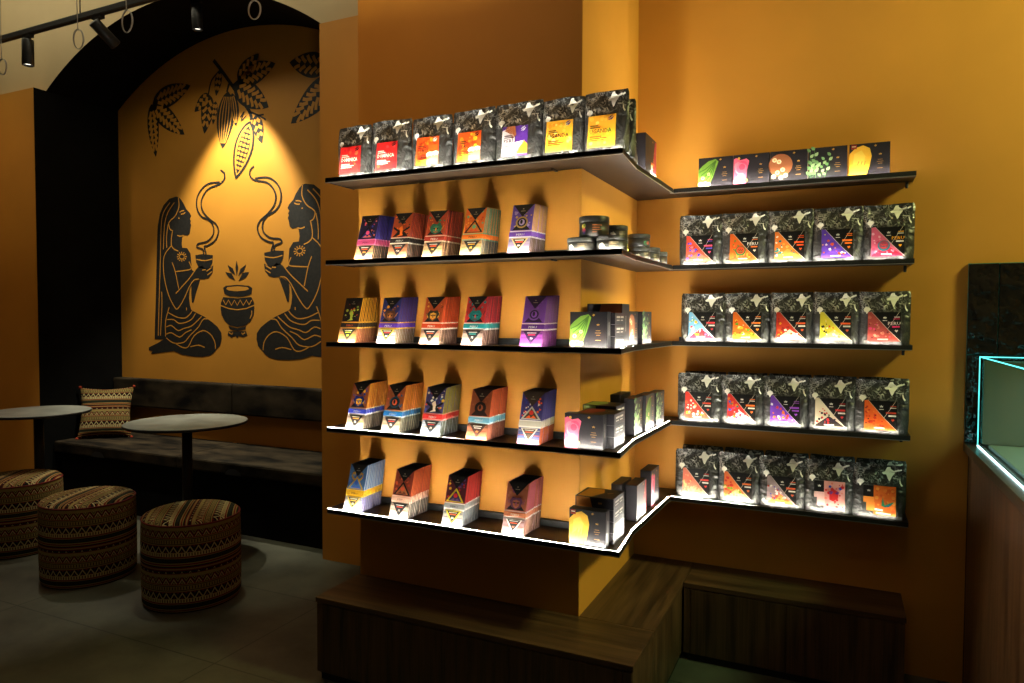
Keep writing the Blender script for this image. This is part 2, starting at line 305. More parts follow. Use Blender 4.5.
PODS = [[(-0.088,3.271),(-0.155,2.826),0.146],[(-0.045,3.249),(-0.005,2.987),0.079],[(0.145,3.013),(-0.018,2.573),0.155]]

muralink = noise_mat('black_mural_paint', (.011, .010, .009), (.02, .018, .015), 40, .6, .03)
def mfn(x, z, d): return (AC - .014 + x, NB - .002 - d * .0006, z)
mural = thing('mural', (AC, NB, 1.2), 'black line mural of two women with steaming cups on niche wall', 'mural')
mural.location = (0, 0, 0)
def mirror(P, m): return [(-a if m else a, b) for a, b in P]
for m in (False, True):
    b = MB()
    for k in ('body', 'arm', 'cup'): b.poly2(mirror(WOMAN[k], m), muralink, mfn, 0)
    for l in WOMAN_LINES: b.line2(mirror(smooth_line(l, 3), m), .0085 if len(l) > 2 else .009, ochre, mfn, 1)
    o = b.build('woman_figure', mural); o['label'] = ('kneeling woman facing left' if m else 'kneeling woman facing right')
    b = MB()
    for l in STEAM: b.line2(mirror(smooth_line(l, 5), m), .0145, muralink, mfn, 1.5)
    b.build('steam_swirl', mural)
b = MB()
for q in POT[:4]: b.poly2(q, muralink, mfn, 0)
for q in POT_LIGHT: b.poly2(q, ochre, mfn, 1)
for l in POT_LINES: b.line2(l, .009, ochre, mfn, 1)
b.build('clay_pot', mural)
b = MB()
for q in POT[4:]: b.poly2(q, muralink, mfn, 0)
b.build('leaf_sprig', mural)
def leafshape(B, T, wd, n=14, f=1, pw=.75):
    B, T = Vector(B), Vector(T); t = T - B; nrm = Vector((-t.y, t.x)).normalized()
    L = []; R = []
    for i in range(n + 1):
        s = i / n; h = wd / 2 * f * (math.sin(PI * s ** pw)) ** .8
        L.append(tuple(B + t * s + nrm * h)); R.append(tuple(B + t * s - nrm * h))
    return L + R[-2:0:-1], B, t, nrm
b = MB()
for P_, wd in BRANCH: b.line2(smooth_line(P_, 4), wd, muralink, mfn, .2)
b.build('cacao_branch', mural)
for B_, T_, wd in LEAVES:
    wd *= 1.42; b = MB(); sh, B0, t, nr = leafshape(B_, T_, wd); b.poly2(sh, muralink, mfn, 0)
    ln = t.length; n = max(3, int(ln / .062))
    for i in range(n):
        s = .14 + .72 * i / n
        h = wd / 2 * (math.sin(PI * (s + .07) ** .75)) ** .8
        for sg in (1, -1):
            a = B0 + t * s + nr * sg * wd * .07; e = B0 + t * (s + .13) + nr * sg * h * .72
            mid = (a + e) / 2 + t * (.02) 
            b.line2([tuple(a), tuple(mid), tuple(e)], min(.026, ln / n * .42), ochre, mfn, 1)
    b.build('leaf', mural)
for i, (B_, T_, wd) in enumerate(PODS):
    wd *= 1.28; b = MB(); sh, B0, t, nr = leafshape(B_, T_, wd, pw=.85); b.poly2(sh, muralink, mfn, .4 + i * .1)
    if i < 2:
        for k in (-2, -1, 0, 1, 2) if i == 0 else (-1, 0, 1):
            pts = []
            for j in range(9):
                s = .1 + .8 * j / 8; h = wd / 2 * math.sin(PI * s ** .85) ** .8
                pts.append(tuple(B0 + t * s + nr * h * k * (.34 if i == 0 else .5)))
            b.line2(pts, .009, ochre, mfn, 1.4)
    else:
        sh2 = leafshape(tuple(B0 + t * .05), tuple(B0 + t * .93), wd * .8, pw=.85)[0]; b.poly2(sh2, ochre, mfn, 1.4)
        sh3 = leafshape(tuple(B0 + t * .09), tuple(B0 + t * .9), wd * .6, pw=.85)[0]; b.poly2(sh3, muralink, mfn, 1.8)
        for r_ in range(9):
            for k in (-1, 0, 1):
                s = .18 + .62 * r_ / 8; h = wd * .26 * math.sin(PI * s ** .85) ** .8
                c = B0 + t * s + nr * h * .72 * k
                if h > .018 or k == 0:
                    b.poly2([(c.x + .42 * h * .85 * math.cos(a * PI / 4), c.y + .0135 * math.sin(a * PI / 4)) for a in range(8)], ochre, mfn, 2.2)
    b.build('cacao_pod', mural)

# ------------------------------------------------------------------ banquette in the niche
velvet = noise_mat('charcoal_crushed_velvet', (.006, .005, .004), (.060, .044, .026), 3.5, .9, .3, stretch=(1, 2.5, 2), detail=6, spec=.1)
bq = thing('banquette', (AC, 3.75, 0), 'built-in charcoal upholstered bench seat across the arched niche', 'bench')
def part(parent, name, mk, label=None):
    b = MB(); mk(b); o = b.build(name); o.parent = parent; o.matrix_parent_inverse = Matrix.Translation(parent.location).inverted() @ Matrix.Identity(4)
    if label: o['label'] = label
    return o
part(bq, 'seat_base', lambda b: b.box((NL + .01, 3.52, 0), (NR - .01, NB - .01, .415), blackp, .004), 'black painted base')
x0, x1 = NL + .012, NR - .012
part(bq, 'seat_cushion', lambda b: b.box((x0, 3.475, .415), (AC - .003, NB - .008, .502), velvet, .014))
part(bq, 'seat_cushion', lambda b: b.box((AC + .003, 3.475, .415), (x1, NB - .008, .502), velvet, .014))
part(bq, 'back_cushion', lambda b: b.box((x0, 3.985, .735), (AC - .003, NB - .008, .972), velvet, .014))
part(bq, 'back_cushion', lambda b: b.box((AC + .003, 3.985, .735), (x1, NB - .008, .972), velvet, .014))
for xx in (-5.13, -3.72):
    def mk(b, xx=xx):
        pts = [(xx + .075 * math.cos(a * PI / 10), .417 + .045 * math.sin(a * PI / 10)) for a in range(11)]
        b.poly2(pts, darkvoid, lambda u, v, d: (u, 3.473, v))  # flat dark half-disc, the shade inside the notch given as colour
    part(bq, 'hand_notch', mk, 'dark half-round hand notch')

# ------------------------------------------------------------------ woven fabric
def fabric(name, per=.235, bright=1.0):
    m, nt, b = principled(name, (.3, .2, .1), .9, 0, .15)
    N = nt.nodes.new; L = nt.links.new
    def math_(op, a, b_=None, c=None):
        n = N('ShaderNodeMath'); n.operation = op
        for i, v in enumerate((a, b_, c)):
            if v is None: continue
            if isinstance(v, (int, float)): n.inputs[i].default_value = v
            else: L(v, n.inputs[i])
        return n.outputs[0]
    uv = N('ShaderNodeUVMap'); uv.uv_map = 'UVMap'; sx = N('ShaderNodeSeparateXYZ'); L(uv.outputs[0], sx.inputs[0])
    u, v = sx.outputs[0], sx.outputs[1]
    def ramp(fac, stops):
        r = N('ShaderNodeValToRGB'); cr_ = r.color_ramp; cr_.interpolation = 'CONSTANT'
        cr_.elements[0].position = 0; cr_.elements[0].color = (*[x * bright for x in lin(stops[0][1])], 1)
        cr_.elements[1].position = stops[1][0]; cr_.elements[1].color = (*[x * bright for x in lin(stops[1][1])], 1)
        for pz, cc in stops[2:]:
            e = cr_.elements.new(pz); e.color = (*[x * bright for x in lin(cc)], 1)
        L(fac, r.inputs[0]); return r.outputs[0]
    def tri(freq, amp):   # triangle wave along the warp
        f = math_('FRACT', math_('MULTIPLY', u, freq)); return math_('MULTIPLY', math_('ABSOLUTE', math_('SUBTRACT', f, .5)), amp)
    f0 = math_('FRACT', math_('DIVIDE', v, per))
    T, R, K, G, W_, O = (158, 138, 80), (124, 28, 20), (20, 16, 14), (28, 48, 38), (206, 188, 132), (170, 90, 36)
    A = ramp(f0, [(0, K), (.03, T), (.05, R), (.075, T), (.10, K), (.125, G), (.175, K), (.195, T), (.21, R), (.235, W_), (.32, T), (.335, R), (.35, K), (.46, R), (.475, T), (.50, K), (.515, T),
                      (.60, K), (.615, T), (.63, R), (.65, K), (.70, R), (.72, T), (.76, K), (.79, T), (.86, R), (.875, K), (.93, R), (.95, T), (.98, R)])
    fz = math_('FRACT', math_('DIVIDE', math_('ADD', v, tri(26, .064)), per))
    Bz = ramp(fz, [(0, K), (.30, R), (.36, K), (.425, W_), (.465, K), (.56, R), (.60, T), (.70, K), (.73, W_), (.765, R), (.80, K), (.83, T), (.87, K), (.90, W_), (.92, K), (.99, R)])
    # zig-zag shows inside two bands only
    def band(lo, hi): return math_('MULTIPLY', math_('GREATER_THAN', f0, lo), math_('LESS_THAN', f0, hi))
    mask = math_('MAXIMUM', band(.325, .465), band(.65, .79))
    mask = math_('MAXIMUM', mask, band(.88, .93))
    mx = N('ShaderNodeMix'); mx.data_type = 'RGBA'; L(mask, mx.inputs[0]); L(A, mx.inputs[6]); L(Bz, mx.inputs[7])
    # short upright dashes in the pale bands, dotted dark bands
    dash = math_('GREATER_THAN', math_('FRACT', math_('MULTIPLY', u, 75)), .6)
    dm = math_('MULTIPLY', dash, math_('MAXIMUM', band(.245, .31), math_('MAXIMUM', band(.525, .59), band(.13, .17))))
    mx2 = N('ShaderNodeMix'); mx2.data_type = 'RGBA'; L(dm, mx2.inputs[0]); L(mx.outputs[2], mx2.inputs[6]); mx2.inputs[7].default_value = (*lin((60, 40, 26)), 1)
    wv = N('ShaderNodeTexWave'); wv.inputs['Scale'].default_value = 160; wv.bands_direction = 'DIAGONAL'; L(uv.outputs[0], wv.inputs['Vector'])
    mx3 = N('ShaderNodeMix'); mx3.data_type = 'RGBA'; mx3.blend_type = 'MULTIPLY'; mx3.inputs[0].default_value = .35; L(mx2.outputs[2], mx3.inputs[6]); L(wv.outputs['Color'], mx3.inputs[7])
    bp = N('ShaderNodeBump'); bp.inputs['Strength'].default_value = .3; bp.inputs['Distance'].default_value = .002; L(wv.outputs['Fac'], bp.inputs['Height'])
    L(mx3.outputs[2], b.inputs['Base Color']); L(bp.outputs[0], b.inputs['Normal'])
    return m
fab = fabric('woven_tribal_stripe_fabric')

def pouf(loc, r, h, rz, label):
    t = thing('pouf', loc, label, 'pouf', 'round patterned poufs on the floor', rz)
    n = 64; rows = []; uvs = []
    prof = [(r * .97, .0), (r, .018), (r * 1.012, h * .3), (r * 1.012, h * .7), (r, h - .03), (r * .985, h - .012)]
    vv = 0; pv = None
    for (rr, z) in prof:
        rows.append([(rr * math.cos(2 * PI * k / n), rr * math.sin(2 * PI * k / n), z) for k in range(n)])
        uvs.append([(2 * PI * k / n * r, z) for k in range(n + 1)])
    b = MB(); b.grid(rows, fab, True, True, uvs)
    b.face(rows[0][::-1], darkvoid)
    b.build('cover', t)
    b = MB(); rows = []; uvs = []
    for (f, z) in [(.985, h - .012), (.95, h + .002), (.85, h + .012), (.6, h + .018), (.3, h + .02), (.001, h + .02)]:
        rr = r * f; row = [(rr * math.cos(2 * PI * k / n), rr * math.sin(2 * PI * k / n), z) for k in range(n)]
        rows.append(row); q = row + [row[0]]; uvs.append([(x, y) for x, y, z_ in q])
    b.grid(rows, fab, True, True, uvs); b.build('top_panel', t)
    b = MB(); b.tube([(r * .99 * math.cos(2 * PI * k / 48), r * .99 * math.sin(2 * PI * k / 48), h - .012) for k in range(48)], .0045, ink((120, 30, 22), .8), 6, True); b.build('piping', t)
    return t
pouf((-3.126, 2.634, 0), .243, .455, 2.3, 'patterned round pouf nearest the wooden bench, alone in front of the right table')
pouf((-3.923, 2.596, 0), .243, .455, 2.0, 'patterned round pouf in the middle of the three, half in bright light')
pouf((-4.79, 2.70, 0), .25, .455, 2.2, 'patterned round pouf at the left picture edge under the left table')

# cushion leaning in the corner of the banquette
t = thing('throw_pillow', (-5.42, 3.73, .505), 'square patterned throw pillow leaning in the left corner of the bench seat', 'pillow', rz=math.radians(40))
b = MB(); n = 16; W2, H2 = .20, .21
def pil(sg):
    rows = []; uvs = []
    for j in range(n + 1):
        row = []; ur = []
        for i in range(n + 1):
            u, v = i / n * 2 - 1, j / n * 2 - 1
            th = .065 * max(0, (1 - u * u) * (1 - v * v)) ** .45
            pin = 1 - .10 * (1 - v * v) * abs(u) ** 3; pin2 = 1 - .10 * (1 - u * u) * abs(v) ** 3
            row.append((u * W2 * pin, sg * th, H2 + v * H2 * pin2)); ur.append((u * W2 + .3, v * H2 + .42))
        rows.append(row); uvs.append(ur)
    return rows, uvs
for sg in (-1, 1):
    rr, uu = pil(sg)
    if sg > 0: rr = [r_[::-1] for r_ in rr]; uu = [r_[::-1] for r_ in uu]
    b.grid(rr, fab, False, True, uu)
ob = b.build('pillow_cover', t); ob.rotation_euler = (math.radians(-14), 0, 0)
b = MB()
for sx_ in (-1, 1):
    for sz_ in (0, 1):
        b.lathe([(.001, -.012), (.011, -.006), (.013, .004), (.006, .012), (.001, .014)], ink((170, 60, 30), .9), sx_ * .2, 0, 10)
        for q in range(len(b.v) - 50, len(b.v)): b.v[q] = (b.v[q][0], b.v[q][1], b.v[q][2] + sz_ * H2 * 2)
ob = b.build('corner_tassel', t); ob.rotation_euler = (math.radians(-14), 0, 0)

# ------------------------------------------------------------------ tables
ttop = noise_mat('grey_green_stone_laminate', (.16, .165, .145), (.26, .27, .235), 6, .38, .02, detail=6)
def table(loc, r, h, label):
    t = thing('round_table', loc, label, 'table', 'round pedestal tables by the banquette')
    b = MB(); b.lathe([(.001, h - .018), (r * .985, h - .018), (r, h - .014), (r, h - .004), (r - .003, h - .001)], black, n=72)
    b.lathe([(r - .003, h - .001), (r - .006, h), (.001, h)], ttop, n=72); b.build('table_top', t)
    b = MB(); b.lathe([(.001, .012), (.03, .012), (.03, h - .018), (.001, h - .018)], black, n=24); b.build('pedestal', t)
    b = MB(); b.lathe([(.12, h - .03), (.12, h - .018)], black, n=4); b.lathe([(.001, h - .031), (.12, h - .03)], black, n=4); b.build('top_bracket', t)
    b = MB(); b.lathe([(.001, 0), (.13, 0), (.13, .008), (.12, .012), (.03, .014), (.001, .014)], black, n=48); b.build('base', t)
table((-3.675, 3.07, 0), .357, .845, 'round grey pedestal table between the niche bench and the right pouf')
table((-4.99, 2.96, 0), .318, .845, 'round grey pedestal table at the left picture edge in front of the pillow')

# ------------------------------------------------------------------ track and hanging wires
tr = MB(); tr.box((-7.4, 2.93, 3.40), (-2.2, 2.967, 3.435), black, .002); tr.face([(-7.4, 2.94, 3.3995), (-7.4, 2.957, 3.3995), (-2.2, 2.957, 3.3995), (-2.2, 2.94, 3.3995)], darkvoid)
tk = thing('ceiling_light_track', (-4.8, 2.95, 3.4), 'black light track hanging across in front of the arch', 'light track')
o = tr.build('rail'); o.parent = tk; o.matrix_parent_inverse = Matrix.Translation(tk.location).inverted()
for xx in (-6.2, -4.45, -2.7):
    part(tk, 'hanger_rod', lambda b, xx=xx: b.tube([(xx, 2.948, 3.43), (xx, 2.948, 4.3)], .004, black, 6))
glow = bpy.data.materials.new('lamp_lens_glow'); glow.use_nodes = True
nt = glow.node_tree; nt.nodes.clear(); e = nt.nodes.new('ShaderNodeEmission'); e.inputs[0].default_value = (1, .93, .78, 1); e.inputs[1].default_value = 3
oo = nt.nodes.new('ShaderNodeOutputMaterial'); nt.links.new(e.outputs[0], oo.inputs[0])
def head(loc, direc, label, lens=True):
    t = thing('track_spotlight', loc, label, 'spotlight', 'black spotlights on the ceiling track')
    d = Vector(direc).normalized(); q = d.to_track_quat('-Z', 'Y').to_matrix()
    b = MB(); b.box((-.045, -.016, .0), (.045, .016, .022), black, .002); b.build('adapter', t)
    b = MB(); b.tube([(0, 0, 0), (0, 0, -.035)], .009, black); b.build('swivel', t)
    R = .036; Lh = .172
    def can(pr, mat):
        rows = []
        for r_, z_ in pr:
            rows.append([tuple(q @ Vector((r_ * math.cos(2 * PI * k / 28), r_ * math.sin(2 * PI * k / 28), z_ + .035)) + Vector((0, 0, -.045))) for k in range(28)])
        return rows
    b = MB(); b.grid(can([(.001, 0), (R - .003, 0), (R, -.004), (R, -Lh), (R - .003, -Lh - .002), (R - .006, -Lh + .004), (R - .008, -Lh + .02)], black), black, True); b.build('lamp_can', t)
    b = MB(); b.grid(can([(R - .007, -Lh + .014), (.001, -Lh + .010)], glow), glow if lens else darkvoid, True); b.build('lens', t)
    return t
head((-5.006, 2.95, 3.378), (.02, -.02, -1), 'black cylinder spotlight at the left end of the track, pointing straight down')
head((-4.28, 2.95, 3.378), (.12, .78, -.60), 'black cylinder spotlight tilted sideways on the track, second from left', True)
hd = head((-4.16, 3.60, 3.715), (.0, .06, -1), 'black cylinder spotlight with lit lens under the arch top, pointing down')
del hd['group']
wire_m = principled('grey_white_cable', (.36, .33, .27), .5)[0]
for (x, zt, zr, rr, tl, lab) in [(-4.855, 4.3, 3.085, .05, .2, 'coiled pale cable hanging at the far left picture edge'), (-4.10, 4.3, 3.135, .058, .5, 'coiled pale cable hanging between the first and second track spotlights'),
                             (-3.672, 4.3, 3.165, .06, -.6, 'coiled pale cable hanging right beside the tilted spotlight'), (-2.713, 4.3, 3.055, .048, .15, 'coiled pale cable hanging alone before the top of the arch')]:
    t = thing('hanging_cable', (x, 2.7, zr), lab, 'cable', 'loops of spare cable hanging from the ceiling')
    b = MB(); b.tube(smooth_line([(0, 0, zt - zr), (.004, 0, .6), (-.006, 0, .3), (0, 0, rr)], 6), .0025, wire_m, 6); b.build('drop_wire', t)
    b = MB(); ca, sa = math.cos(tl), math.sin(tl)
    pts = []
    for k in range(80):
        a = 2 * PI * k / 40 + PI / 2; r2 = rr * (1 + .05 * math.sin(k * .3)); x_, z_ = r2 * .8 * math.cos(a), r2 * math.sin(a)
        pts.append((x_ * ca - z_ * sa * .4, .0035 * (k / 40), z_ + x_ * sa * .5))
    b.tube(pts, .0032, wire_m, 6); b.build('cable_coil', t)

# ------------------------------------------------------------------ low walnut cabinets
ZB = .342
def cabinet(name_label, x0, x1, y0, y1, front, doors, top_mat, nb=False):
    t = thing('low_bench_cabinet', ((x0 + x1) / 2, (y0 + y1) / 2, 0), name_label, 'cabinet', 'low walnut bench cabinets')
    part(t, 'countertop', lambda b: b.box((x0, y0, ZB - .02), (x1, y1, ZB), top_mat, .0012))
    def car(b):
        if front == 'y':
            b.box((x0 + .004, y0 + .006, .03), (x1 - .004, y1, ZB - .0235), wood_z)
            b.box((x0 + .02, y0 + .012, 0), (x1 - .004, y1, .03), darkvoid)
            b.box((x0 + .006, y0 + .010, ZB - .0235), (x1 - .006, y1, ZB - .02), darkvoid)
        else:
            b.box((x0, y0, .03), (x1 - .004, y1, ZB - .0235), wood_z)
            b.box((x0, y0, 0), (x1 - .012, y1, .03), darkvoid)
            b.box((x0, y0, ZB - .0235), (x1 - .006, y1, ZB - .02), darkvoid)
    part(t, 'carcass', car)
    for a, c in doors:
        part(t, 'door', lambda b, a=a, c=c: b.box((a + .0015, y0 + .0, .034), (c - .0015, y0 + .006, ZB - .0255), wood_z, .0008))
    return t
cabinet('low walnut cabinet along the pillar foot, longest of the three', -1.941, -.599, 2.238, 2.529, 'y', [(-1.935, -1.90), (-1.90, -1.055), (-1.055, -.635), (-.635, -.604)], wood_x)
cabinet('low walnut cabinet running back beside the pillar into the corner', -.893, -.599, 2.531, 3.332, 'x', [], wood_y)
cabinet('low walnut two-door cabinet under the right-hand shelves', -.597, .257, 3.054, 3.332, 'y', [(-.595, -.565), (-.565, -.176), (-.176, .219), (.219, .252)], wood_x)

# ------------------------------------------------------------------ shelves with LED strips
led = bpy.data.materials.new('led_strip_glow'); led.use_nodes = True
nt = led.node_tree; nt.nodes.clear(); e = nt.nodes.new('ShaderNodeEmission'); e.inputs[0].default_value = (1, .95, .80, 1); e.inputs[1].default_value = LED_S = 550
oo = nt.nodes.new('ShaderNodeOutputMaterial'); nt.links.new(e.outputs[0], oo.inputs[0])
led_side = led.copy(); led_side.name = 'led_strip_glow_dimmer'; led_side.node_tree.nodes['Emission'].inputs[1].default_value = 265
led_wall = led.copy(); led_wall.name = 'led_strip_glow_wall_shelf'; led_wall.node_tree.nodes['Emission'].inputs[1].default_value = 410
board = noise_mat('shelf_board_brown_reflection', (.020, .010, .004), (.030, .015, .006), 30, .5, .02)  # black board tinted brown, the orange wall's reflected light in its colour
TH = .0145
def prism(b, pts, z0, z1, mat):
    b.poly2(pts, mat, lambda u, v, d: (u, v, z1)); b.poly2(pts[::-1], mat, lambda u, v, d: (u, v, z0))
    i = len(b.f)
    for k in range(len(pts)):
        p, q = pts[k], pts[(k + 1) % len(pts)]
        b.face([(p[0], p[1], z0), (q[0], q[1], z0), (q[0], q[1], z1), (p[0], p[1], z1)], mat)
    # underside faces must look down
    for k in range(len(b.f)):
        pass
def strip(b, P_, z, mats=(None,) * 9):
    """LED ribbon seen from above: emitting face leans back over the shelf"""
    P_ = [Vector((x, y, 0)) for x, y in P_]
    for si_, (p, q) in enumerate(zip(P_, P_[1:])):
        t = (q - p).normalized(); n = Vector((-t.y, t.x, 0))
        a, c = p - n * .001, q - n * .001; a2, c2 = p + n * .006, q + n * .0022
        b.face([(a.x, a.y, z + .0030), (c.x, c.y, z + .0030), (c2.x, c2.y, z + .0024), (a2.x, a2.y, z + .0024)], mats[si_] or led)
names = ['top', 'second', 'middle', 'fourth', 'bottom']
for i, z in enumerate(ZS):
    t = thing('corner_shelf', (-1.3, 2.43, z), 'long black LED-lit shelf wrapping the pillar, %s of the five' % names[i], 'shelf', 'black shelves wrapping the pillar')
    out = [(XL, YF), (XE, YF), (-.700, 2.60), (XC, 3.165), (XC, YW - .001), (PR + .001, YW - .001), (PR + .001, YP - .001), (XL, YP - .001)]
    part(t, 'shelf_board', lambda b: prism(b, out, z - TH + .003, z, board))
    edge = [(XL, YF), (XE, YF), (-.700, 2.60), (XC, 3.165)]
    def mk(b):
        for p, q in zip(edge, edge[1:]):
            b.face([(p[0], p[1], z - TH), (q[0], q[1], z - TH), (q[0], q[1], z + .003), (p[0], p[1], z + .003)], black)
            d = Vector((q[0] - p[0], q[1] - p[1])).normalized(); n = Vector((-d.y, d.x)) * .0025
            b.face([(p[0], p[1], z + .003), (q[0], q[1], z + .003), (q[0] + n.x, q[1] + n.y, z + .0036), (p[0] + n.x, p[1] + n.y, z + .0036)], black)
            b.face([(q[0] + n.x, q[1] + n.y, z + .0), (p[0] + n.x, p[1] + n.y, z + .0), (p[0] + n.x, p[1] + n.y, z + .0036), (q[0] + n.x, q[1] + n.y, z + .0036)], black)
            b.face([(p[0] + n.x, p[1] + n.y, z - TH), (q[0] + n.x, q[1] + n.y, z - TH), (q[0], q[1], z - TH), (p[0], p[1], z - TH)], black)
        b.face([(XL, YF, z - TH), (XL, YF, z + .003), (XL, YP - .001, z + .003), (XL, YP - .001, z - TH)], black)
    part(t, 'front_edge', mk)
    def mk(b):
        for p, q in zip(edge, edge[1:]):
            b.face([(p[0], p[1] - .0006, z - TH - .003), (q[0] + .0006, q[1] - .0006, z - TH - .003), (q[0] + .0006, q[1] - .0006, z - TH), (p[0], p[1] - .0006, z - TH)], steel)
            b.face([(p[0], p[1] + .006, z - TH - .003), (q[0] - .004, q[1] + .006, z - TH - .003), (q[0] + .0006, q[1] - .0006, z - TH - .003), (p[0], p[1] - .0006, z - TH - .003)], steel)
    part(t, 'trim_profile', mk, 'thin aluminium line under the edge')
    E2 = [(x, y + .0045) if k < 1 else ((x - .004, y + .0045) if k == 1 else (x - .0045, y)) for k, (x, y) in enumerate(edge)]
    part(t, 'led_strip', lambda b: strip(b, E2, z, (led, led_side, led_side)), 'glowing white LED line')
    part(t, 'rear_rail', lambda b: b.box((XL, YP - .012, z), (PR, YP - .001, z + .026), black, .001))
    part(t, 'rear_rail', lambda b: b.box((PR + .001, YP - .012, z), (PR + .012, YW - .001, z + .026), black, .001))
    part(t, 'corner_joint', lambda b: (b.box((XC - .012, 3.150, z - TH - .004), (XC + .004, 3.171, z - TH - .001), steel, .001), b.box((-1.0, YP + .002 - .05, z - TH - .002), (-.99, YP - .002, z - TH + .004), black)))
    t = thing('wall_shelf', (-.2, 3.25, z), 'straight black LED-lit shelf on the right back wall, %s of the five' % names[i], 'shelf', 'straight black shelves on the right wall')
    part(t, 'shelf_board', lambda b: b.box((XC + .002, YR + .004, z - TH + .003), (XR, YW - .001, z), board))
    def mk(b):
        b.box((XC + .002, YR, z - TH), (XR, YR + .004, z + .0034), black)
        b.box((XR, YR, z - TH), (XR + .003, YW - .001, z + .0034), black)
    part(t, 'front_edge', mk)
    part(t, 'trim_profile', lambda b: b.box((XC + .002, YR, z - TH - .003), (XR, YR + .006, z - TH), steel), 'thin aluminium line under the edge')
    part(t, 'led_strip', lambda b: strip(b, [(XC + .004, YR + .0035), (XR - .03, YR + .0035)], z, (led_wall,)), 'glowing white LED line')
    part(t, 'rear_rail', lambda b: b.box((XC + .002, YW - .010, z), (XR, YW - .001, z + .02), black))
    part(t, 'support_peg', lambda b: b.tube([(.243, 3.30, z - TH - .001), (.243, 3.30, z - TH - .028)], .006, black, 10))

# ------------------------------------------------------------------ coffee pouches
def foil_mat():
    m, nt, b = principled('black_foil_film', (.02, .02, .02), .38, .55)
    N = nt.nodes.new; L = nt.links.new
    tc = N('ShaderNodeTexCoord'); sp_ = N('ShaderNodeSeparateXYZ'); L(tc.outputs['Object'], sp_.inputs[0])
    n1 = N('ShaderNodeTexNoise'); n1.inputs['Scale'].default_value = 42; n1.inputs['Detail'].default_value = 5; n1.inputs['Distortion'].default_value = 1.2; L(tc.outputs['Object'], n1.inputs['Vector'])
    r1 = N('ShaderNodeValToRGB'); e = r1.color_ramp.elements; e[0].position = .46; e[0].color = (0, 0, 0, 1); e[1].position = .50; e[1].color = (1, 1, 1, 1)
    x = r1.color_ramp.elements.new(.56); x.color = (0, 0, 0, 1); L(n1.outputs['Fac'], r1.inputs[0])
    mr = N('ShaderNodeMapRange'); mr.inputs['From Min'].default_value = .125; mr.inputs['From Max'].default_value = .155; L(sp_.outputs[2], mr.inputs[0])
    n3 = N('ShaderNodeTexNoise'); n3.inputs['Scale'].default_value = 22; n3.inputs['Detail'].default_value = 2; L(tc.outputs['Object'], n3.inputs['Vector'])
    m3 = N('ShaderNodeMapRange'); m3.inputs['From Min'].default_value = .42; m3.inputs['From Max'].default_value = .62; L(n3.outputs['Fac'], m3.inputs[0])
    mu0 = N('ShaderNodeMath'); mu0.operation = 'MULTIPLY'; L(r1.outputs[0], mu0.inputs[0]); L(m3.outputs[0], mu0.inputs[1])
    mu = N('ShaderNodeMath'); mu.operation = 'MULTIPLY'; L(mu0.outputs[0], mu.inputs[0]); L(mr.outputs[0], mu.inputs[1])
    mx = N('ShaderNodeMix'); mx.data_type = 'RGBA'; L(mu.outputs[0], mx.inputs[0]); mx.inputs[6].default_value = (.045, .045, .042, 1); mx.inputs[7].default_value = (.6, .6, .56, 1)
    L(mx.outputs[2], b.inputs['Base Color'])
    n2 = N('ShaderNodeTexNoise'); n2.inputs['Scale'].default_value = 26; n2.inputs['Detail'].default_value = 3; n2.inputs['Distortion'].default_value = .6
    bp = N('ShaderNodeBump'); bp.inputs['Strength'].default_value = .95; bp.inputs['Distance'].default_value = .016
    L(tc.outputs['Object'], n2.inputs['Vector']); L(n2.outputs['Fac'], bp.inputs['Height']); L(bp.outputs[0], b.inputs['Normal'])
    return m
foil = foil_mat()
INDIA = [(.36, 1), (.56, 1.02), (.60, .88), (.80, .74), (.92, .80), (1.15, .90), (1.12, .74), (.90, .66), (.84, .54), (.68, .34), (.56, .06), (.48, 0), (.38, .20), (.28, .46), (.06, .46), (-.02, .58), (.20, .68), (.28, .86)]
BRAZ = [(.1, .7), (.4, 1), (.9, .9), (1.1, .62), (.8, .35), (.55, .0), (.4, .3), (.15, .4)]
INDO = [(0, 1), (.3, .9), (.5, .5), (1, .2), (.8, 0), (.4, .2), (.1, .5)]
def pouch_prof(v):
    K = [(0, .86), (.06, 1), (.66, .52), (.80, .26), (.88, .07), (1, .045)]
    for (a, p), (b_, q) in zip(K, K[1:]):
        if v <= b_: return p + (q - p) * (v - a) / (b_ - a)
    return .045
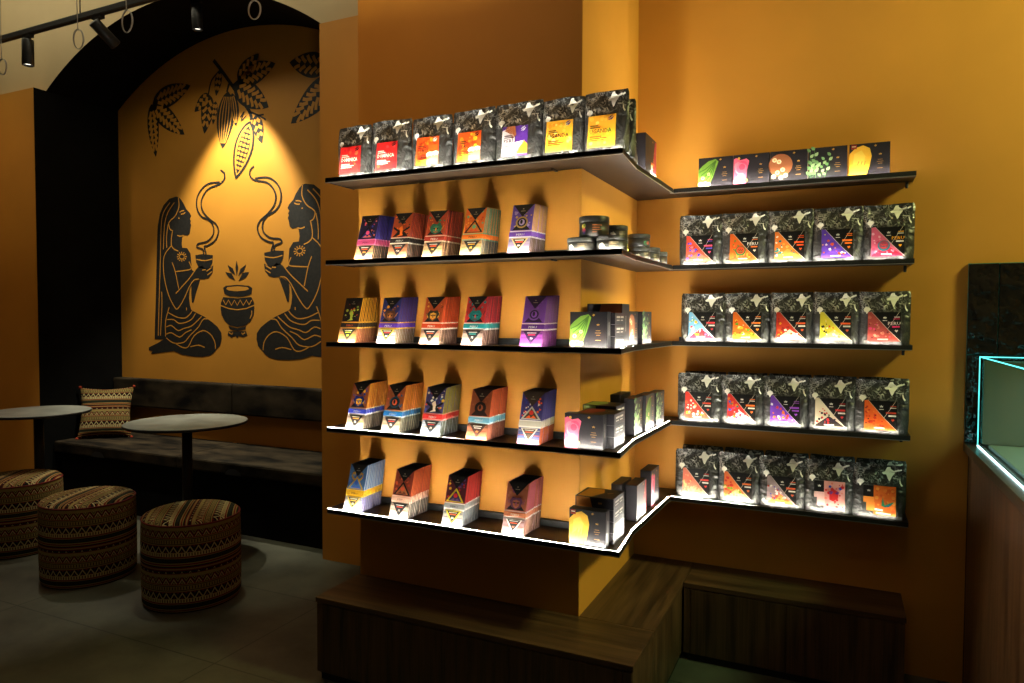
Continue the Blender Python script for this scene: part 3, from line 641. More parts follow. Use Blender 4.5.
def pouch_body(w, h, dep, seed):
    rnd = random.Random(seed); ph = [rnd.random() * 6 for _ in range(6)]
    def surf(u, v, sg):
        T = dep / 2 * pouch_prof(v)
        wob = .0022 * math.sin(7 * u + ph[0] + 3 * v) * math.sin(9 * v + ph[1]) * (1 if abs(u) > .62 or v > .66 else .12)
        top = .004 * math.sin(2.2 * u + ph[2]) * max(0, v - .8) * 5
        return -sg * (T * (1 - .92 * abs(u) ** 5)) + wob + top
    nu, nv = 18, 18; b = MB()
    us = [-1 + 2 * i / nu for i in range(nu + 1)]
    def wid(v):
        c = max(0, v - .955) / .045
        return w / 2 * (1 - .05 * math.sin(PI * min(1, v * 1.3)) * 0 - .045 * c * c) * (.965 + .035 * min(1, v * 5))
    rows = []
    for j in range(nv + 1):
        v = j / nv
        z = h * v
        f = [(us[i] * wid(v), surf(us[i], v, 1), z + (.0016 * math.sin(3 * us[i] + ph[3]) if v > .9 else 0)) for i in range(nu + 1)]
        k = [(us[i] * wid(v), surf(us[i], v, -1), z + (.0016 * math.sin(3 * us[i] + ph[3]) if v > .9 else 0)) for i in range(nu, -1, -1)]
        rows.append(f + k)
    b.grid(rows, foil, True)
    b.face(rows[0][::-1], foil); b.face(rows[-1], foil)
    def fn(x, z, d): return (x, surf(x / (w / 2), z / h, 1) - .0012 - d * .0004, z)
    silver = ink((235, 232, 220), .5, 1.0)
    def shp(P_, x, z, sx, sz): b.poly2([(x + a * sx, z + c * sz) for a, c in P_], silver, fn, 3)
    sw = w / .185; jx = rnd.uniform(-.006, .006)
    shp(INDIA, .012 * sw + jx, h - .062, .050 * sw, .055); shp(BRAZ, -.078 * sw, h - .092, .026 * sw, .03); shp(INDO, .070 * sw, h - .082, .012 * sw, .028)
    b.line2([(.05 * sw, h - .05), (.075 * sw, h - .052)], .0016, silver, fn); b.line2([(.066 * sw, h - .020), (.078 * sw, h - .014)], .006, silver, fn)
    b.line2([(-.08 * sw, h - .026), (.082 * sw, h - .026)], .0009, ink((70, 68, 62), .5), fn)
    return b, surf
def sheet(surf, w, h):
    z0, z1 = .02, .135
    y0 = surf(0, z0 / h, 1); y1 = surf(0, z1 / h, 1)
    return lambda x, z, d: (x, min(y0 + (y1 - y0) * (z - z0) / (z1 - z0), 9) - .0018 - d * .00035, z)
LOGO = [(.0, 1), (.25, .55), (.8, .7), (.5, .25), (.6, -.1), (0, .1), (-.6, -.1), (-.5, .25), (-.8, .7), (-.25, .55)]
def logo(b, x, z, s, mat, fn, d): b.poly2([(x + a * s, z + c * s) for a, c in LOGO], mat, fn, d)
def disc(b, x, z, r, mat, fn, d, n=8, sy=1): b.poly2([(x + r * math.cos(2 * PI * k / n), z + r * sy * math.sin(2 * PI * k / n)) for k in range(n)], mat, fn, d)

def label_tri(b, fn, spec, seed):
    """square label: picture triangle lower left, black upper right with lettering"""
    rnd = random.Random(seed); x0, z0, a = -.060, .017, .118
    q = lambda u, v: (x0 + u * a, z0 + v * a)
    blk = ink((14, 12, 12), .4); main = ink(spec['main'], .45)
    b.poly2([q(0, 0), q(1, 0), q(1, 1), q(0, 1)], blk, fn, 0)
    b.poly2([q(0, 0), q(1, 0), q(.62, .40), q(.12, 1), q(0, 1)], main, fn, 1)
    lo = spec.get('low')
    if lo: b.poly2([q(0, 0), q(.97, 0.02), q(.45, .38), q(0.02, .05)], ink(lo, .45), fn, 1.5)
    cols = [ink(c, .45) for c in spec['dots']]
    for i in range(spec.get('n', 22)):
        for _ in range(8):
            u, v = rnd.uniform(.04, .9), rnd.uniform(.12, .92)
            r = rnd.uniform(.025, .07)
            if u + v < .98 - r * 1.2: break
        else: continue
        k = rnd.choice((4, 5, 7)); x, z = q(u, v); an = rnd.random() * 3
        b.poly2([(x + r * a * rnd.uniform(.6, 1.2) * math.cos(an + 2 * PI * j / k), z + r * a * rnd.uniform(.6, 1.2) * math.sin(an + 2 * PI * j / k)) for j in range(k)], rnd.choice(cols), fn, 2 + (i % 5) * .3)
    if spec.get('mask'):
        c1, c2, c3 = [ink(c, .45) for c in spec['mask']]; x, z = q(.38, .36)
        disc(b, x, z, .19 * a, c1, fn, 4, 14); disc(b, x, z + .003, .145 * a, c2, fn, 4.5, 14)
        b.line2([(x - .010, z + .006), (x - .003, z + .001), (x, z + .008), (x + .003, z + .001), (x + .010, z + .006)], .003, c3, fn, 5); b.line2([(x - .009, z - .006), (x, z - .009), (x + .009, z - .005)], .003, c3, fn, 5); b.line2([(x - .008, z - .001), (x + .008, z - .003)], .002, c1, fn, 5)
    thin = ink((196, 186, 168), .5)
    b.line2([q(.12, 1), q(.62, .40), q(1, 0)], .0016, thin, fn, 6); b.line2([q(.60, .42), q(.95, 1)], .0014, thin, fn, 6)
    wt = ink((225, 220, 205), .5); tx = ink(spec['text'], .5); t2 = ink(spec.get('text2', (220, 214, 200)), .5)
    logo(b, *q(.52, .78), .009, wt, fn, 6); b.line2([q(.45, .71), q(.59, .71)], .0022, wt, fn, 6)
    b.line2([q(.80, .83), q(.97, .83)], .0035, tx, fn, 6); b.line2([q(.78, .77), q(.97, .77)], .0030, t2, fn, 6)
    if spec.get('name'): b.text2(spec['name'], *q(.80, .56), .018, tx, fn, 6, sx=1.1)
    else: b.line2([q(.66, .60), q(.97, .60)], .0075, tx, fn, 6)
    b.line2([q(.74, .50), q(.97, .50)], .0060, t2, fn, 6)
    c = q(.87, .36); b.poly2([(c[0], c[1] - .006), (c[0] + .006, c[1] + .001), (c[0] + .003, c[1] + .005), (c[0], c[1] + .002), (c[0] - .003, c[1] + .005), (c[0] - .006, c[1] + .001)], tx, fn, 6)
    b.line2([q(.30, .07), q(.62, .07)], .0045, wt, fn, 6)

def label_full(b, fn, spec, seed):
    rnd = random.Random(seed); x0, z0, a, hh = -.060, .022, .102, .112
    q = lambda u, v: (x0 + u * a, z0 + v * hh)
    b.poly2([q(0, 0), q(1, 0), q(1, 1), q(0, 1)], ink(spec['main'], .45), fn, 0)
    cols = [ink(c, .45) for c in spec['dots']]
    for i in range(26):
        u, v, r = rnd.uniform(.1, .9), rnd.uniform(.1, .92), rnd.uniform(.03, .095)
        disc(b, *q(u, v), r * a, rnd.choice(cols), fn, 1 + (i % 6) * .25, rnd.choice((5, 6, 8)))
    for P_, c in spec.get('shapes', []): b.poly2([q(*p) for p in P_], ink(c, .45), fn, 3)
    tc = ink(spec['text'], .5)
    b.text2(spec['name'], *q(.06, .44), .021, tc, fn, 4, 'LEFT', spec.get('sx', 1))
    for k, (u0, u1, v) in enumerate([(.08, .45, .62), (.08, .38, .68), (.08, .5, .33), (.08, .7, .27), (.08, .6, .21)]): b.line2([q(u0, v), q(u1, v)], .0028, tc, fn, 4)
    lg = ink(spec.get('logo', (25, 18, 15)), .5)
    for k in range(5):
        x, z = q(.82 + .05 * math.cos(k * 1.3), .88 + .05 * math.sin(k * 1.3)); b.line2([(x - .004, z - .003), (x + .005, z + .004)], .0028, lg, fn, 4)
def label_rect(b, fn, spec, seed):
    rnd = random.Random(seed); x0, z0, a = -.055, .017, .118
    q = lambda u, v: (x0 + u * a, z0 + v * a)
    b.poly2([q(.0, .52), q(.34, .52), q(.34, .98), q(0, .98)], ink((14, 12, 12), .4), fn, 0); logo(b, *q(.17, .78), .009, ink((225, 220, 205)), fn, 3)
    b.poly2([q(.32, 0), q(1, 0), q(1, 1), q(.32, 1)], ink(spec['main'], .45), fn, 1)
    b.poly2([q(0, .40), q(.34, .40), q(.34, .60), q(0, .60)], ink(spec['low'], .45), fn, 1.5); b.poly2([q(.1, .12), q(.36, .12), q(.36, .42), q(.1, .42)], ink(spec['low'], .45), fn, 1.2)
    cols = [ink(c, .45) for c in spec['dots']]
    for i in range(34):
        u, v, r = rnd.uniform(.38, .94), rnd.uniform(.08, .94), rnd.uniform(.02, .07); disc(b, *q(u, v), r * a, rnd.choice(cols), fn, 2 + (i % 5) * .25, rnd.choice((4, 5, 7)))
    for P_, c in spec.get('shapes', []): b.poly2([q(*p) for p in P_], ink(c, .45), fn, 4)
    b.line2([q(.4, .07), q(.85, .06)], .005, ink((240, 235, 225)), fn, 4.5)
def pouch(x, y, z, w, h, dep, kind, spec, seed, label, group, rz=0):
    t = thing('coffee_pouch', (x, y, z), label, 'pouch', group, rz)
    b, surf = pouch_body(w, h, dep, seed); b.build('foil_bag', t)
    if kind:
        l = MB(); {'tri': label_tri, 'full': label_full, 'rect': label_rect}[kind](l, sheet(surf, w, h), spec, seed); l.build('paper_label', t)
    return t
RED, ORG, PUR, YEL = (205, 28, 26), (232, 84, 20), (92, 44, 150), (240, 168, 36)
snow = ([(.45, .34), (.5, .42), (.62, .46), (.75, .44), (.88, .48), (1, .44), (1, .30), (.93, .36), (.86, .30), (.78, .35), (.7, .29), (.6, .35), (.52, .29)], (240, 236, 228))
FS = [dict(main=RED, dots=[(228, 70, 34), (180, 16, 30), (240, 110, 50), (214, 40, 40)], text=(245, 225, 205), name='DOMINICA', sx=.78),
      dict(main=RED, dots=[(228, 70, 34), (180, 16, 30), (190, 12, 28), (240, 60, 60)], text=(245, 225, 205), name='DOMINICA', sx=.78),
      dict(main=ORG, dots=[(240, 120, 20), (226, 60, 20), (250, 150, 30), (200, 60, 20)], text=(40, 16, 8), name='PERU', logo=(225, 220, 210), shapes=[([(.5, 0), (1, 0), (1, .34), (.5, .34)], (214, 160, 100)), snow, ([(.25, 0), (.5, 0), (.5, .18), (.25, .18)], (244, 190, 40))]),
      dict(main=ORG, dots=[(240, 120, 20), (226, 60, 20), (250, 150, 30), (244, 190, 40)], text=(40, 16, 8), name='PERU', shapes=[([(.5, 0), (1, 0), (1, .34), (.5, .34)], (214, 160, 100)), snow, ([(.25, 0), (.5, 0), (.5, .2), (.25, .2)], (250, 200, 40))]),
      dict(main=PUR, dots=[(98, 50, 158), (84, 36, 140)], text=(40, 20, 40), name='PERU', logo=(230, 224, 230), shapes=[([(0, 0), (.55, 0), (.9, .5), (.5, .45), (.5, .62), (.3, .98), (0, .86)], (226, 214, 214)), ([(.1, .85), (.2, 1), (.5, 1), (.55, .7), (.4, .55), (.3, .75)], (170, 96, 56)), ([(.5, .05), (.86, .5), (1, .36), (1, .05)], (240, 160, 40))]),
      dict(main=YEL, dots=[(250, 190, 60), (244, 150, 20), (250, 214, 110), (214, 190, 40)], text=(60, 26, 10), name='UGANDA', sx=.9, logo=(30, 40, 110)),
      dict(main=YEL, dots=[(250, 190, 60), (244, 150, 20), (250, 214, 110), (190, 196, 50)], text=(60, 26, 10), name='UGANDA', sx=.9, logo=(30, 40, 110))]
gl = 'black pouches along the front of the top left shelf'
FL = ['black pouch with red label, leftmost on the top left shelf', 'black pouch with red label, second from left on the top left shelf', 'black pouch with plain orange peak label, left of the two orange ones', 'black pouch with orange label tilted slightly, right of the two orange ones', 'black pouch with purple and white label on the top left shelf', 'black pouch with yellow label, left of the two yellow ones', 'black pouch with yellow label at the outer corner of the top shelf']
FX = [(-1.923, -1.762), (-1.752, -1.566), (-1.552, -1.380), (-1.367, -1.188), (-1.178, -.994), (-.985, -.833), (-.826, -.672)]
Z1 = ZS[0]
for i, (a, c) in enumerate(FX):
    pouch((a + c) / 2 - .007, YF + .032 + .033, Z1, c - a + .012, .221 + (.004 * math.sin(i * 2.1)), .062, 'full', FS[i], 10 + i, FL[i], gl, [.02, -.02, .01, -.05, .03, 0, -.03][i])
for k, (x, i, lab) in enumerate([(-1.795, 0, 'black pouch with red label peeping between the two red-labelled pouches'), (-1.455, 3, 'black pouch with orange label standing behind the two orange-labelled pouches'), (-.755, 6, 'plain dark pouch edge standing behind the yellow-labelled corner pouch')]):
    pouch(x + (.0 if k == 2 else .028), YF + .142, Z1, .17, .208, .055, 'full', FS[i], 40 + k, lab, 'second row of pouches on the top left shelf')
pouch(-.735, 2.635, Z1, .13, .16, .045, None, None, 51, 'small plain black pouch seen edge-on behind the corner pouch', None, PI / 2)

RS = {2: [dict(main=(214, 70, 44), low=(226, 96, 70), dots=[(60, 60, 170), (90, 80, 190), (236, 120, 130), (150, 40, 30)], text=(226, 80, 110), text2=(90, 80, 190)),
          dict(main=(224, 96, 24), low=(206, 66, 24), dots=[(236, 130, 40), (200, 80, 20), (120, 120, 40)], text=(235, 230, 220), text2=(224, 110, 30), name='PERU', mask=[(40, 110, 60), (200, 70, 30), (60, 24, 12)]),
          dict(main=(232, 120, 36), low=(240, 150, 60), dots=[(20, 140, 130), (240, 232, 214), (30, 110, 120), (244, 160, 60)], text=(226, 84, 24), text2=(226, 84, 24), n=26),
          dict(main=(84, 48, 158), low=(96, 56, 170), dots=[(190, 200, 40), (210, 80, 30), (236, 230, 222), (232, 150, 40), (236, 230, 222)], text=(240, 120, 20), text2=(240, 120, 20), n=16),
          dict(main=(214, 90, 120), low=(206, 24, 60), dots=[(226, 130, 150), (190, 60, 90), (236, 170, 180)], text=(240, 160, 20), name='PERU', mask=[(30, 110, 120), (150, 60, 80), (230, 60, 40)])],
      3: [dict(main=(120, 180, 220), low=(214, 40, 60), dots=[(236, 232, 226), (226, 60, 60), (240, 190, 40), (60, 110, 180), (120, 180, 90), (240, 236, 230)], text=(206, 40, 50), n=30),
          dict(main=(222, 104, 24), low=(216, 120, 24), dots=[(110, 160, 40), (240, 190, 40), (240, 228, 200), (190, 60, 20)], text=(230, 120, 30), n=24),
          dict(main=(184, 48, 24), low=(236, 210, 170), dots=[(206, 90, 40), (236, 222, 200), (236, 170, 30), (150, 30, 20)], text=(226, 90, 30), n=22),
          dict(main=(214, 200, 50), low=(240, 190, 120), dots=[(240, 236, 226), (30, 26, 24), (226, 80, 30), (236, 210, 60)], text=(230, 90, 30), n=24),
          dict(main=(170, 70, 60), low=(160, 60, 50), dots=[(214, 150, 120), (226, 60, 120), (196, 110, 90), (100, 30, 30)], text=(226, 214, 206), text2=(220, 40, 100), name='PERU', n=26)],
      4: [dict(main=(212, 50, 34), low=(196, 52, 30), dots=[(236, 226, 210), (240, 160, 40), (226, 90, 50), (236, 226, 210)], text=(214, 70, 40), n=26),
          dict(main=(216, 40, 34), low=(236, 226, 222), dots=[(236, 120, 30), (40, 70, 160), (240, 236, 230), (30, 130, 110), (226, 30, 50), (200, 60, 140)], text=(232, 110, 30), n=38),
          dict(main=(112, 58, 176), low=(140, 90, 196), dots=[(236, 120, 30), (240, 180, 60), (226, 60, 60), (236, 226, 236)], text=(150, 70, 190), text2=(150, 70, 190), n=18),
          dict(main=(206, 190, 160), low=(30, 20, 18), dots=[(190, 30, 30), (28, 26, 50), (190, 30, 30), (28, 26, 30)], text=(190, 34, 30), n=22),
          dict(main=(226, 96, 24), low=(222, 90, 20), dots=[(170, 40, 20), (60, 30, 16), (232, 120, 40), (200, 40, 20)], text=(190, 60, 30), n=22)],
      5: [dict(main=(216, 110, 84), low=(220, 120, 90), dots=[(206, 50, 40), (232, 150, 110), (226, 90, 60), (236, 180, 110)], text=(206, 50, 40), n=32),
          dict(main=(226, 110, 50), low=(240, 170, 110), dots=[(206, 30, 30), (120, 140, 30), (240, 200, 140), (190, 30, 24)], text=(226, 110, 40), n=22),
          dict(main=(150, 130, 130), low=(232, 120, 50), dots=[(236, 226, 216), (190, 60, 40), (60, 60, 150), (210, 150, 120)], text=(220, 90, 40), n=24),
          dict(main=(232, 160, 150), low=(240, 190, 180), dots=[(226, 60, 50), (206, 30, 34), (40, 70, 170), (236, 130, 110)], kind='rect', shapes=[([(.5, .35), (.62, .3), (.78, .42), (.8, .62), (.66, .72), (.5, .66)], (206, 34, 30)), ([(.48, .58), (.56, .54), (.62, .62), (.54, .68)], (36, 60, 160)), ([(.68, .58), (.76, .54), (.82, .62), (.74, .68)], (36, 60, 160))]),
          dict(main=(226, 104, 24), low=(236, 140, 50), dots=[(206, 80, 20), (240, 150, 60), (232, 120, 40)], kind='rect', shapes=[([(.6, .62), (.66, .34), (.95, .5), (.85, .36), (.68, .28), (.56, .32)], (30, 130, 90)), ([(.62, .30), (.95, .46), (.78, .30)], (30, 120, 190)), ([(.36, .16), (.6, .14), (.62, .2), (.36, .22)], (150, 220, 230))])]}
RD = {2: ['red-orange label with blue blotches', 'orange label with green ringed face', 'orange and white label with teal spots', 'purple label with white figure', 'pink label with teal face'],
      3: ['pale blue label with red base', 'orange label with green and yellow picture', 'brown-red label with yellow cup colours', 'yellow-green label with black bird shapes', 'rose-brown label with magenta marks'],
      4: ['red striped label picture', 'red mosaic confetti label', 'purple label with orange flowers', 'black, red and cream diamond label', 'orange and dark brown label'],
      5: ['salmon pink label', 'red and green fruit label', 'grey and orange label', 'stepped pink label with red face', 'stepped orange label with green sail']}
REX = {2: [-.662, -.476, -.284, -.105, .083, .266], 3: [-.650, -.458, -.268, -.099, .076, .259], 4: [-.662, -.470, -.292, -.112, .065, .259], 5: [-.668, -.478, -.303, -.118, .063, .255]}
RN = {2: 'second', 3: 'middle', 4: 'fourth', 5: 'bottom'}
for sh in (2, 3, 4, 5):
    for i in range(5):
        a, c = REX[sh][i], REX[sh][i + 1]
        pouch((a + c) / 2, YR + .022 + .026, ZS[sh - 1], c - a + .004, .228 if sh == 2 else .219, .052, RS[sh][i].get('kind', 'tri'), RS[sh][i], sh * 10 + i + 100, 'black foil pouch, %s, on the %s right shelf' % (RD[sh][i], RN[sh]), 'black pouches on the right wall shelves', random.Random(sh * 7 + i).uniform(-.03, .03))
        if sh > 3:
            pouch((a + c) / 2 + .012, YR + .022 + .100, ZS[sh - 1], c - a - .004, .224 + (.004 if sh == 5 else 0), .045, None, None, sh * 10 + i + 200, 'plain black pouch behind the one with %s, %s right shelf' % (RD[sh][i], RN[sh]), 'rear row of black pouches on the right wall shelves')

# ------------------------------------------------------------------ chocolate bars
BW, BH, BT = .0915, .195, .0084
def bar_mesh(sp_):
    b = MB(); rnd = random.Random(sp_['seed'])
    ch = .0026; sec = [(0, ch), (ch, 0), (BW - ch, 0), (BW, ch), (BW, BT - ch), (BW - ch, BT), (ch, BT), (0, BT - ch)]
    edge = sp_['side']; low = sp_['low']; band = sp_['band']; acc = sp_.get('acc', (230, 220, 200))
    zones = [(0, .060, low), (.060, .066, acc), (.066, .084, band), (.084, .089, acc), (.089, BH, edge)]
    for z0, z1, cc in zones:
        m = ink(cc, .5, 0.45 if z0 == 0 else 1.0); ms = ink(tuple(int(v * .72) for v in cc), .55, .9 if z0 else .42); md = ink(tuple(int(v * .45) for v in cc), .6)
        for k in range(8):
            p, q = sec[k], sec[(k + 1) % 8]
            b.face([(p[0], p[1], z0), (q[0], q[1], z0), (q[0], q[1], z1), (p[0], p[1], z1)], md if k in (3, 7) else (ms if k == 2 else m))  # shade between bars put into darker side and chamfer colours
    b.face([(x, y, 0) for x, y in sec[::-1]], ink(low, .5)); b.face([(x, y, BH) for x, y in sec], ink((18, 14, 14), .5))
    dk = ink(tuple(int(v * .55) for v in edge), .5)
    fn = lambda u, v, d: (u * BW, -.00025 - d * .0002, v * BH)
    q = lambda c, r=.5: ink(c, r)
    face, flow, dark = sp_['face'], sp_['flow'], sp_.get('dark', (16, 13, 13))
    b.poly2([(.02, .46), (.98, .46), (.98, 1), (.02, 1)], ink(face, .5, 1.0), fn, 0)
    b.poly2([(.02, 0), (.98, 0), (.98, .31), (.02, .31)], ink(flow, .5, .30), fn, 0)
    b.poly2([(0, .34), (1, .34), (1, .435), (0, .435)], q(band), fn, 0)
    ac = [ink(c, .5, 1.1) for c in sp_['dots']]
    kind = sp_['kind']
    for i in range(sp_.get('n', 26)):    # patterned ground
        u, v = rnd.uniform(.1, .9), rnd.uniform(.5, .93); disc(b, u, v, rnd.uniform(.03, .08), rnd.choice(ac), fn, .6 + (i % 4) * .2, rnd.choice((3, 4, 6)), .45)
    for i in range(6):
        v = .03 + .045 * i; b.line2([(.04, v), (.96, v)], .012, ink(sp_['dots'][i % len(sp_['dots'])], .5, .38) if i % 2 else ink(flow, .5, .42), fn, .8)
    vz = .66 if kind != 'wide' else .64
    b.poly2([(.04 if kind != 'wide' else .0, 1), (.5, vz + .08), (.96 if kind != 'wide' else 1, 1)], q(dark), fn, 2)
    if kind in ('tri', 'wide', 'goat'):
        b.poly2([(.06, .47), (.94, .47), (.5, vz + .09)], q(sp_.get('bord', dark)), fn, 2); b.poly2([(.17, .487), (.83, .487), (.5, vz + .04)], q(sp_['inner']), fn, 2.3)
        disc(b, .5, .60, .10, ac[0], fn, 2.6, 10, .45); b.poly2([(.26, .495), (.42, .55), (.5, .50), (.6, .55), (.74, .495)], ac[-1], fn, 2.7)
    if kind == 'goat':
        for sg in (-1, 1):
            b.line2([(.5 + sg * x, v) for x, v in [(.08, .66), (.2, .68), (.3, .74), (.28, .80), (.16, .81), (.14, .76)]], .05, q((214, 160, 50)), fn, 3)
    if kind in ('disc', 'mask', 'fig'):
        b.poly2([(.1, .47), (.9, .47), (.62, .62), (.38, .62)], q(dark), fn, 1.6)
    if kind == 'disc':
        disc(b, .5, .63, .27, q(sp_['inner']), fn, 2.2, 20, .45); disc(b, .5, .63, .20, q(dark), fn, 2.4, 16, .45); disc(b, .5, .63, .13, ac[0], fn, 2.6, 12, .5); disc(b, .48, .64, .06, q(dark), fn, 2.8, 8, .8)
    if kind == 'mask':      # carved mask: pointed shield with nested arcs and side plumes
        b.poly2([(.5, .475), (.72, .53), (.80, .64), (.68, .72), (.5, .70), (.32, .72), (.20, .64), (.28, .53)], q(sp_['inner']), fn, 2.2)
        b.poly2([(.5, .50), (.64, .55), (.66, .64), (.5, .67), (.34, .64), (.36, .55)], ac[0], fn, 2.4)
        b.line2([(.36, .62), (.43, .60), (.47, .62)], .022, q(dark), fn, 2.7); b.line2([(.53, .62), (.57, .60), (.64, .62)], .022, q(dark), fn, 2.7)
        b.line2([(.5, .62), (.5, .56)], .05, ac[1], fn, 2.7); b.line2([(.40, .54), (.5, .52), (.60, .54)], .018, ac[-1], fn, 2.7)
        for sg in (-1, 1):
            for k in range(3): b.line2([(.5 + sg * (.24 + .06 * k), .56 + .03 * k), (.5 + sg * (.34 + .05 * k), .63 + .035 * k)], .03, ac[k % len(ac)], fn, 2.6)
    if kind == 'fig':
        b.poly2([(.30, .48), (.46, .52), (.44, .60), (.36, .66), (.52, .72), (.6, .62), (.72, .58), (.56, .56), (.62, .50), (.5, .49)], ac[0], fn, 2.3)
        for sg in (-1, 1): b.line2([(.5 + sg * .08, .58), (.5 + sg * .42, .68)], .05, q(dark), fn, 2.6)
    # band lettering and the lower triangle with its number
    b.text2(sp_.get('word', 'PERU'), .5, .355, .085, q(sp_.get('btext', (232, 226, 212))), lambda u, v, d: fn(u, .355 + (v - .355) * .72, d), 2, 'CENTER', 1.9)
    b.poly2([(.12, .30), (.5, .03), (.88, .30)], q(sp_.get('bord', dark)), fn, 2); b.poly2([(.2, .287), (.5, .07), (.8, .287)], q(dark), fn, 2.2)
    b.line2([(.30, .262), (.70, .262)], .016, q((214, 206, 190)), fn, 2.5); b.line2([(.34, .225), (.66, .225)], .018, q(sp_.get('tline', ORG)), fn, 2.5)
    b.text2(sp_.get('num', '70'), .5, .135, .12, q(sp_.get('numc', (236, 226, 206))), lambda u, v, d: fn(u, .135 + (v - .135) * .48, d), 2.6, 'CENTER', 1.0)
    logo(b, .5, .90, .05, q((180, 170, 140)), lambda u, v, d: fn(u, .9 + (v - .9) * .5, d), 3); b.line2([(.4, .865), (.6, .865)], .010, q((180, 170, 140)), fn, 3)
    return b
ordn = ['front', 'second', 'third', 'fourth', 'fifth', 'sixth', 'seventh', 'eighth', 'ninth', 'tenth', 'eleventh', 'twelfth', 'thirteenth', 'fourteenth']
pos5 = ['leftmost', 'second', 'third', 'fourth', 'rightmost']
